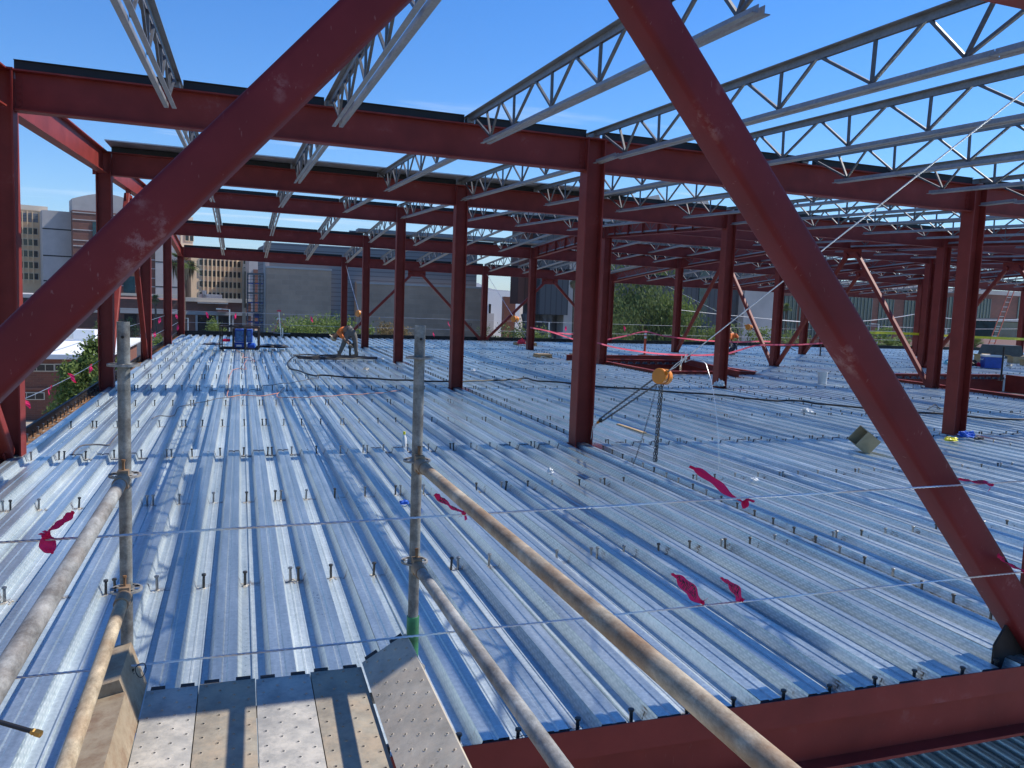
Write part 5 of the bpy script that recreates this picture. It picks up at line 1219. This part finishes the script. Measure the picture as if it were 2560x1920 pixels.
for a, b in ((1298, 1330), (1360, 1330), (1345, 1378)): m.bar((X(a, Y)-e.location.x, -3, zc), (X(b, Y)-e.location.x, -3, 0), 1.1, 1.1, (0, 1, 0))
m.build('angled_leg', 'corrv', e)
part(e, 'glass_slot', 'green_glass', [(X(1743, Y)-e.location.x, X(1765, Y)-e.location.x, -.2, -.01, 0, Zp(600, Y, 1755)-GZ), (X(1490, Y)-e.location.x, X(1515, Y)-e.location.x, -.2, -.01, 0, Zp(600, Y, 1755)-GZ)])
part(e, 'upper_floor', 'conc', [(X(1335, Y)-e.location.x, X(1480, Y)-e.location.x, 1, 13, H_, H_+4.0), (X(1500, Y)-e.location.x, X(1612, Y)-e.location.x, 1, 13, H_, H_+4.5)])
for a, b, t in ((1350, 1458, 455), (1600, 1695, 478), (1735, 1810, 492)):
    m = MB(); x0, x1 = X(a, Y)-e.location.x, X(b, Y)-e.location.x; zt = Zp(t, Y, (a+b)/2)-GZ; zb = H_-.5
    m.add([(x0, 3, zb), (x1, 3, zb), ((x0+x1)/2, 3, zt), (x0, 13, zb), (x1, 13, zb), ((x0+x1)/2, 13, zt)], [(0, 1, 2), (5, 4, 3), (1, 4, 5, 2), (0, 2, 5, 3)]); m.build('gable_roof', 'tanlight', e)
# glass and brick building at right
Y = 165
e, W_, H_ = bld('glass_building', 1926, 2700, 712, Y, 40, 'darkbrick', 'teal glass and brick building behind the right half of the frame')
gx = lambda p: X(p, Y)-e.location.x
bays = [(1930, 1985), (1992, 2040), (2050, 2160), (2178, 2212), (2240, 2290), (2300, 2345), (2350, 2455), (2528, 2680)]
for a, b in bays:
    m = MB(); m.box(gx(a), gx(b), -.12, -.01, Zp(845, Y, a)-GZ, Zp(738, Y, a)-GZ); m.build('curtain_wall', 'green_glass', e)
    m = MB(); n = max(2, int((b-a)/8))
    for q in range(n+1): xx = gx(a)+(gx(b)-gx(a))*q/n; m.box(xx-.06, xx+.06, -.3, -.121, Zp(845, Y, a)-GZ, Zp(738, Y, a)-GZ)
    m.build('mullion', 'mullion', e)
part(e, 'top_band', 'conc', [(0, W_, -.35, -.01, H_-1.2, H_)])
part(e, 'lower_glazing', 'green_glass', [(gx(2420), gx(2680), -6, -.4, 0, Zp(805, Y, 2500)-GZ)])
part(e, 'canopy', 'conc', [(gx(2420), gx(2680), -6.5, -.4, Zp(803, Y, 2500)-GZ, Zp(797, Y, 2500)-GZ)])
e, W_, H_ = bld('brown_roof_house', 2480, 2720, 884, 95, 20, 'conc', 'low house with a reddish brown hipped roof at the right edge')
m = MB(); m.add([(-1, -1, H_), (W_+1, -1, H_), (W_+1, 21, H_), (-1, 21, H_), (5, 9, H_+2.0), (W_-5, 9, H_+2.0)], [(0, 1, 5, 4), (1, 2, 5), (2, 3, 4, 5), (3, 0, 4)]); m.build('hip_roof', simple('reddish_brown_shingles', (.13, .06, .045), .9), e)
# near low brick building with white roof
x0, x1 = -40, -11.3; y0 = 76; zt = -3.75
e = empty('brick_schoolhouse', (x0, y0, GZ), 'low red brick building with a white roof below the left deck edge', 'building')
m = MB(); m.box(0, x1-x0, 0, 26, 0, zt-GZ-.3); m.build('wall', 'brick', e)
m = MB(); m.box(-.4, x1-x0+.5, -.5, 26.5, zt-GZ-.29, zt-GZ+.1); m.build('roof', 'whiteroof', e)
for px_c, py_c in ((78, 990), (20, 990), (170, 919), (103, 919)):
    p = on(px_c, py_c, 1, y0)-e.location; m = MB(); m.box(p.x-1.0, p.x+1.0, -.08, -.001, p.z-.32, p.z+.32); f = m.build('window', 'frame', e)
    m = MB(); [m.box(p.x-.93+q*.64, p.x-.35+q*.64, -.1, -.081, p.z-.25, p.z+.25) for q in range(3)]; m.build('pane', 'pane', f)
m = MB(); m.box(0, x1-x0, -.12, -.001, 2.55, 2.75); m.build('brick_course', 'darkbrick', e)
u = on(210, 848, 1, 95); m = MB(); m.box(-1.0, 1.0, 0, 2.0, 0, 1.15); o = m.build('roof_unit', 'white'); o.location = (u.x, 95, zt+.1); tag(o, 'white mechanical unit on the white roof at left', 'roof unit')
u = on(160, 850, 1, 98); m = MB(); m.box(-1.0, 1.0, 0, 1.5, 0, .9); o = m.build('roof_unit', 'alu'); o.location = (u.x, 98, zt+.1); tag(o, 'small grey unit on the white roof behind the big brace', 'roof unit')

def swing(e, pxr, W_, th):
    s_ = 1.0; c_, n_ = math.cos(R(th)), math.sin(R(th))
    for _ in range(30): s_ *= 1+(pxr-pr(e.location+V((c_, n_, 0))*W_*s_+V((0, 0, 12)))[0])/pr_w(e, W_, s_, c_, n_)
    e.rotation_euler.z = R(th); e.scale.x = s_
def pr_w(e, W_, s_, c_, n_): return max(20, pr(e.location+V((c_, n_, 0))*W_*s_+V((0, 0, 12)))[0]-pr(e.location+V((0, 0, 12)))[0])
for nm, a, b_, Y_, th in (('windowless_building', 672, 1190, 172, 4), ('concrete_tower', 110, 185, 262, 15), ('brick_block', 185, 452, 260, 15), ('parking_garage', 300, 628, 205, 12), ('low_canopy_building', -10, 128, 200, 12), ('low_brick_row', 120, 300, 208, 12), ('pale_building', 622, 668, 262, 15), ('white_building', 1185, 1300, 240, 15), ('dark_clad_building', 1322, 1880, 150, 3), ('glass_building', 1926, 2700, 165, 8), ('office_building', 20, 122, 270, 18)):
    o = bpy.data.objects[nm]; swing(o, b_, X(b_, Y_)-X(a, Y_), th)

# ------------------------------------------------------------------ vegetation
def crown(m, c, rx, ry, rz_, n, ls, seed, droop=0., hollow=.55, nclump=34):
    rnd = random.Random(seed); cl = []
    for q in range(nclump):
        d = V((rnd.gauss(0, 1), rnd.gauss(0, 1), rnd.gauss(0, 1))).normalized(); k = rnd.uniform(hollow, 1.0)*(1+.25*noise.noise(d*2+V((seed, 0, 0))))
        cl.append((V((d.x*rx*k, d.y*ry*k, d.z*rz_*k)), rnd.uniform(.16, .30)))
    for q in range(n):
        cc, r_ = cl[int(rnd.random()**1.1*nclump) % nclump]; g = V((rnd.gauss(0, .5), rnd.gauss(0, .5), rnd.gauss(0, .42))); p = cc+V((g.x*rx*r_*1.4, g.y*ry*r_*1.4, g.z*rz_*r_*1.3))
        if droop and rnd.random() < .6: p.z -= abs(rnd.gauss(0, droop))
        a = V((rnd.gauss(0, 1), rnd.gauss(0, 1), rnd.gauss(0, .6))).normalized(); b = a.cross(V((rnd.gauss(0, 1), rnd.gauss(0, 1), rnd.gauss(0, 1)))).normalized(); s = ls*rnd.uniform(.6, 1.3)
        if droop: b = (b*.5+V((0, 0, -1))).normalized()
        q0 = c+p; m.add([q0-a*s*.5-b*s, q0+a*s*.5-b*s*.6, q0+a*s*.45+b*s, q0-a*s*.5+b*s*.7], [(0, 1, 2, 3)])
def tree(px, pyt, wpx, Y, lab, mat='leaf', n=2200, droop=0, nm='tree', ls=None, gp='trees around the site', hfrac=.75, zb=GZ):
    top = on(px, pyt, 1, Y); k = pr((top.x, Y, 0))[2]; wd = wpx*k/F; H = top.z-zb
    e = empty(nm, (top.x, Y, zb), lab, 'tree', gp)
    rz_ = min(H*hfrac/2, wd*.75); c = V((0, 0, H-rz_)); m = MB(); crown(m, c, wd/2, wd/2, rz_, n, ls or max(.10, wd*.022), px, droop); m.build('crown', mat, e)
    t = MB(); t.sweep([V((0, 0, 0)), V((.1, 0, H*.3)), c], [(x*.028*wd, y*.028*wd) for x, y in ((1, 0), (.7, .7), (0, 1), (-.7, .7), (-1, 0), (-.7, -.7), (0, -1), (.7, -.7))])
    for q in range(6):
        a = q*1.05; t.tube([V((0, 0, H*.28+.1*q)), c*.6+V((math.cos(a)*wd*.18, math.sin(a)*wd*.18, rz_*.2)), c+V((math.cos(a)*wd*.33, math.sin(a)*wd*.33, rz_*.3))], .009*wd, 5)
    t.build('trunk', 'bark', e); return e
tree(1612, 665, 245, 92, 'big drooping willowy tree in front of the dark clad building', 'leafdark', 22000, 1.1, ls=.17, hfrac=.9)
tree(1690, 735, 110, 88, 'lighter drooping tree at the right flank of the big tree', 'leaf', 5000, .6, ls=.15)
tree(1545, 780, 90, 84, 'low dark tree at the left foot of the big tree', 'leafdark', 2600, .4)
tree(1500, 720, 60, 100, 'narrow dark tree beside the concrete shaft', 'leafdark', 2200, .5)
tree(800, 792, 235, 82, 'wide pale green palo verde left of centre beyond the deck', 'leaf', 14000, 0, ls=.11)
tree(985, 800, 150, 80, 'brownish palo verde right of the centre post', 'leafbrown', 9000, 0, ls=.10)
tree(915, 818, 90, 78, 'low palo verde behind the bent worker', 'leaf', 2200, 0)
tree(532, 802, 78, 104, 'round palo verde behind the welding machine', 'leaf', 6000, ls=.10)
tree(1282, 806, 95, 76, 'dark round tree right of the far V brace', 'leafdark', 2800)
tree(1350, 815, 60, 90, 'small tree under the dark clad building', 'leaf', 1500)
tree(1215, 815, 50, 140, 'dark shrub before the white building', 'leafdark', 1200)
tree(1800, 812, 150, 86, 'pale palo verde left of the orange worker', 'leaf', 8000, ls=.11)
tree(1905, 830, 120, 90, 'low palo verde right of the orange worker', 'leaf', 2600)
tree(1985, 812, 85, 100, 'feathery tree left of the big brace', 'leaf', 2200)
tree(2200, 818, 150, 100, 'low green tree seen under the yellow tape', 'leaf', 3600)
tree(2120, 825, 90, 105, 'dark low tree behind the big brace', 'leafdark', 1800)
tree(2345, 850, 80, 100, 'dark tree between the right columns', 'leafdark', 1500)
tree(218, 858, 150, 52, 'bright green tree hugging the left deck edge', 'leaf', 9000, 0, ls=.11)
tree(285, 915, 90, 44, 'small green tree close below the left deck edge', 'leaf', 3500, 0, ls=.09)
tree(150, 1010, 70, 60, 'shrub at the foot of the red brick wall', 'leafdark', 1500)
tree(400, 838, 60, 70, 'small tree beside the far left column feet', 'leaf', 1600)
tree(318, 792, 52, 150, 'tree among the parked cars', 'leafdark', 1500)
tree(250, 802, 40, 160, 'second tree among the parked cars', 'leafdark', 900)
def palm(px, pyt, wpx, Y, lab, skirt=True):
    top = on(px, pyt, 1, Y); k = pr((top.x, Y, 0))[2]; r_ = wpx*k/F/2; H = top.z-GZ-r_*.6; rnd = random.Random(px)
    e = empty('palm_tree', (top.x, Y, GZ), lab, 'palm', 'palm trees'); m = MB()
    for q in range(64):
        az = rnd.uniform(0, 6.28); el_ = rnd.uniform(-.5, 1.35); d = V((math.cos(az)*math.cos(el_), math.sin(az)*math.cos(el_), math.sin(el_))); sd = d.cross(V((0, 0, 1))).normalized(); st = V((0, 0, H)); Lf = r_*rnd.uniform(.8, 1.1)
        for f in range(11):
            a = (f-5)/5*1.05; dd = (d*math.cos(a)+sd*math.sin(a)).normalized(); b0 = st+d*Lf*.45; b1 = b0+dd*Lf*.55-V((0, 0, Lf*.14)); w_ = sd*Lf*.04; m.add([b0-w_, b0+w_, b1], [(0, 1, 2)])
        m.bar(st, st+d*Lf*.45, .03, .03)
    m.build('crown', 'leafpalm', e)
    if skirt:
        s = MB()
        for q in range(220): az = rnd.uniform(0, 6.28); rr_ = rnd.uniform(.2, .6)*r_; z0 = H-rnd.uniform(-.1, .3)*r_; p = V((math.cos(az)*rr_, math.sin(az)*rr_, z0)); w_ = V((-math.sin(az), math.cos(az), 0))*.07*r_; s.add([p-w_, p+w_, p*1+V((0, 0, -r_*rnd.uniform(.4, 1.0)))+w_*.3], [(0, 1, 2)])
        s.build('dead_frond_skirt', 'thatch', e)
    t = MB(); t.tube([V((0, 0, 0)), V((.1, 0, H*.5)), V((0, 0, H))], max(.16, r_*.1), 8); t.build('trunk', 'bark', e, smooth=True)
palm(457, 626, 96, 150, 'tall fan palm with a dead frond skirt at the far left corner of the frame')
palm(388, 738, 30, 150, 'small fan palm left of the tall one')
palm(184, 655, 22, 180, 'palm top peeping above the left diagonal brace')
palm(1436, 693, 36, 110, 'palm half hidden by the near centre column')
palm(1967, 760, 34, 110, 'small palm before the concrete wall at right', False)
palm(2222, 852, 62, 62, 'low leafy palm right of the big brace', False)
palm(2438, 848, 70, 70, 'low leafy palm behind the cooler', False)

# ------------------------------------------------------------------ cars and lamp posts
def car(p, mat, lab, rz, kind='car', s=1.):
    e = empty('parked_car', p, lab, 'car' if kind == 'car' else 'pickup', 'vehicles parked in the lot', rz); e.scale = (s, s, s)
    def shell(prof, w_, nm, mt, par=e):
        m = MB(); n = len(prof); m.add([(x, -w_/2, z) for x, z in prof]+[(x, w_/2, z) for x, z in prof], [tuple(range(n)), tuple(range(2*n-1, n-1, -1))]+[(q, n+q, n+(q+1) % n, (q+1) % n) for q in range(n)]); return m.build(nm, mt, par)
    if kind == 'car':
        shell([(-2.2, .35), (-2.25, .9), (-1.9, 1.02), (1.1, 1.0), (2.1, .85), (2.2, .5), (2.15, .35)], 1.8, 'body', mat)
        shell([(-1.9, 1.021), (-1.4, 1.5), (.3, 1.52), (1.05, 1.001)], 1.55, 'cabin', 'pane'); shell([(-1.35, 1.505), (-1.3, 1.56), (.2, 1.58), (.28, 1.525)], 1.5, 'roof', mat)
    else:
        shell([(-2.8, .5), (-2.8, 1.15), (-.6, 1.15), (-.55, 1.16), (1.6, 1.15), (2.7, 1.05), (2.75, .5)], 1.9, 'body', mat)
        shell([(-.8, 1.161), (-.6, 1.8), (.7, 1.8), (1.4, 1.151)], 1.65, 'cabin', 'pane'); shell([(-.65, 1.805), (-.6, 1.88), (.65, 1.88), (.72, 1.805)], 1.68, 'roof', mat)
    for x in (-1.35, 1.4):
        for y in (-.85, .85):
            m = MB(); m.lathe([(.34, -.1), (.34, .1)], (x, y, .34), (0, 1, 0), 14); wv = m.build('wheel', 'black', e)
            m = MB(); m.lathe([(.2, -.11), (.2, .11)], (x, y, .34), (0, 1, 0), 10); m.build('rim', 'alu', wv)
for q, (x, y, mt, rz, kd, lb) in enumerate([(216, 812, 'carpaint_w', 1.5, 'pickup', 'white pickup in the back row at left'), (237, 814, 'carpaint_w', 1.6, 'car', 'white car beside the white pickup at left'), (390, 818, 'carpaint_s', .2, 'car', 'silver car behind the left brace leg'), (402, 826, 'carpaint_r', .2, 'car', 'red car between the left columns'), (385, 834, 'carpaint_d', .3, 'car', 'dark car between the left columns'), (342, 834, 'carpaint_w', 1.2, 'car', 'white car left of the brace leg'), (474, 818, 'carpaint_w', .05, 'pickup', 'white pickup right of the far left column'), (352, 822, 'carpaint_s', .1, 'car', 'silver car in the second row'), (372, 845, 'carpaint_s', 1.2, 'car', 'silver car nearest the deck corner'), (300, 838, 'carpaint_d', .4, 'car', 'dark car behind the left scaffold post'), (425, 838, 'carpaint_w', .2, 'car', 'white car nearest the far left corner'), (262, 826, 'carpaint_s', 1.4, 'car', 'silver car above the white roof')]):
    car(on(x, y, 2, GZ+.01), mt, lb, rz, kd)
def lamp(px, pyb, pyt, Y, lab):
    p = on(px, pyt, 1, Y); e = empty('street_lamp', (p.x, Y, GZ), lab, 'lamp post', 'lamp posts'); H = p.z-GZ
    m = MB(); m.tube([V((0, 0, 0)), V((0, 0, H))], .10, 8); m.build('pole', 'alu', e); m = MB(); m.bar((0, 0, H-.05), (-1.3, 0, H), .1, .1); m.build('arm', 'alu', e); m = MB(); m.box(-1.9, -1.2, -.2, .2, H-.1, H+.08); m.build('lamp_head', 'alu', e)
lamp(574, 835, 773, 130, 'tall pale lamp post behind the welding machine'); lamp(470, 835, 795, 150, 'lamp post beside the far left corner column'); lamp(727, 838, 798, 110, 'thin lamp post before the taupe brick wall')
lamp(2197, 850, 810, 120, 'lamp post before the glass building'); lamp(2366, 870, 822, 110, 'lamp post between the two right columns'); lamp(1373, 850, 805, 110, 'lamp post under the dark clad building')
e = empty('light_stand', on(703, 838, 1, 40.4), 'pinkish pole with a cross arm standing at the far deck edge', 'stand')
m = MB(); m.tube([V((0, 0, -.1)), V((-.12, 0, 1.2))], .028, 8); m.tube([V((.07, 0, -.1)), V((.06, 0, .35))], .03, 8); m.tube([V((-.35, 0, .10)), V((.42, 0, .08))], .012, 6); m.build('pole', 'alu', e)
m = MB(); m.box(-.2, -.02, -.05, .05, 1.12, 1.2); m.tube([V((-.12, 0, .75)), V((-.34, 0, .12))], .008, 5); m.tube([V((-.12, 0, .75)), V((.2, 0, .35))], .008, 5); m.build('head', 'pinkpale', e)
# power lines crossing at right
for q, (a, b, lb) in enumerate([((1925, 798), (2290, 785), 'white overhead wire sagging across the right background, upper'), ((2290, 785), (2620, 790), 'overhead wire continuing to the right edge, upper'), ((1700, 775), (2560, 822), 'thin overhead wire across the right background, lower')]):
    wire(sagline(on(*a, 1, 60), on(*b, 1, 60), .5), lb, .035 if q < 2 else .02, mat='alu')

# ------------------------------------------------------------------ air
hz = bpy.data.materials.new('haze'); hz.use_nodes = True; nt = hz.node_tree; nt.nodes.remove(nt.nodes['Principled BSDF'])
pv = N(nt, 'ShaderNodeVolumePrincipled'); pv.inputs['Color'].default_value = (.86, .92, 1, 1); pv.inputs['Density'].default_value = 8e-5; L(nt, pv.outputs[0], nt.nodes['Material Output'].inputs['Volume'])
m = MB(); m.box(-4100, 6100, -500, 9100, GZ-1, 420); o = m.build('haze', hz); tag(o, kind='stuff')
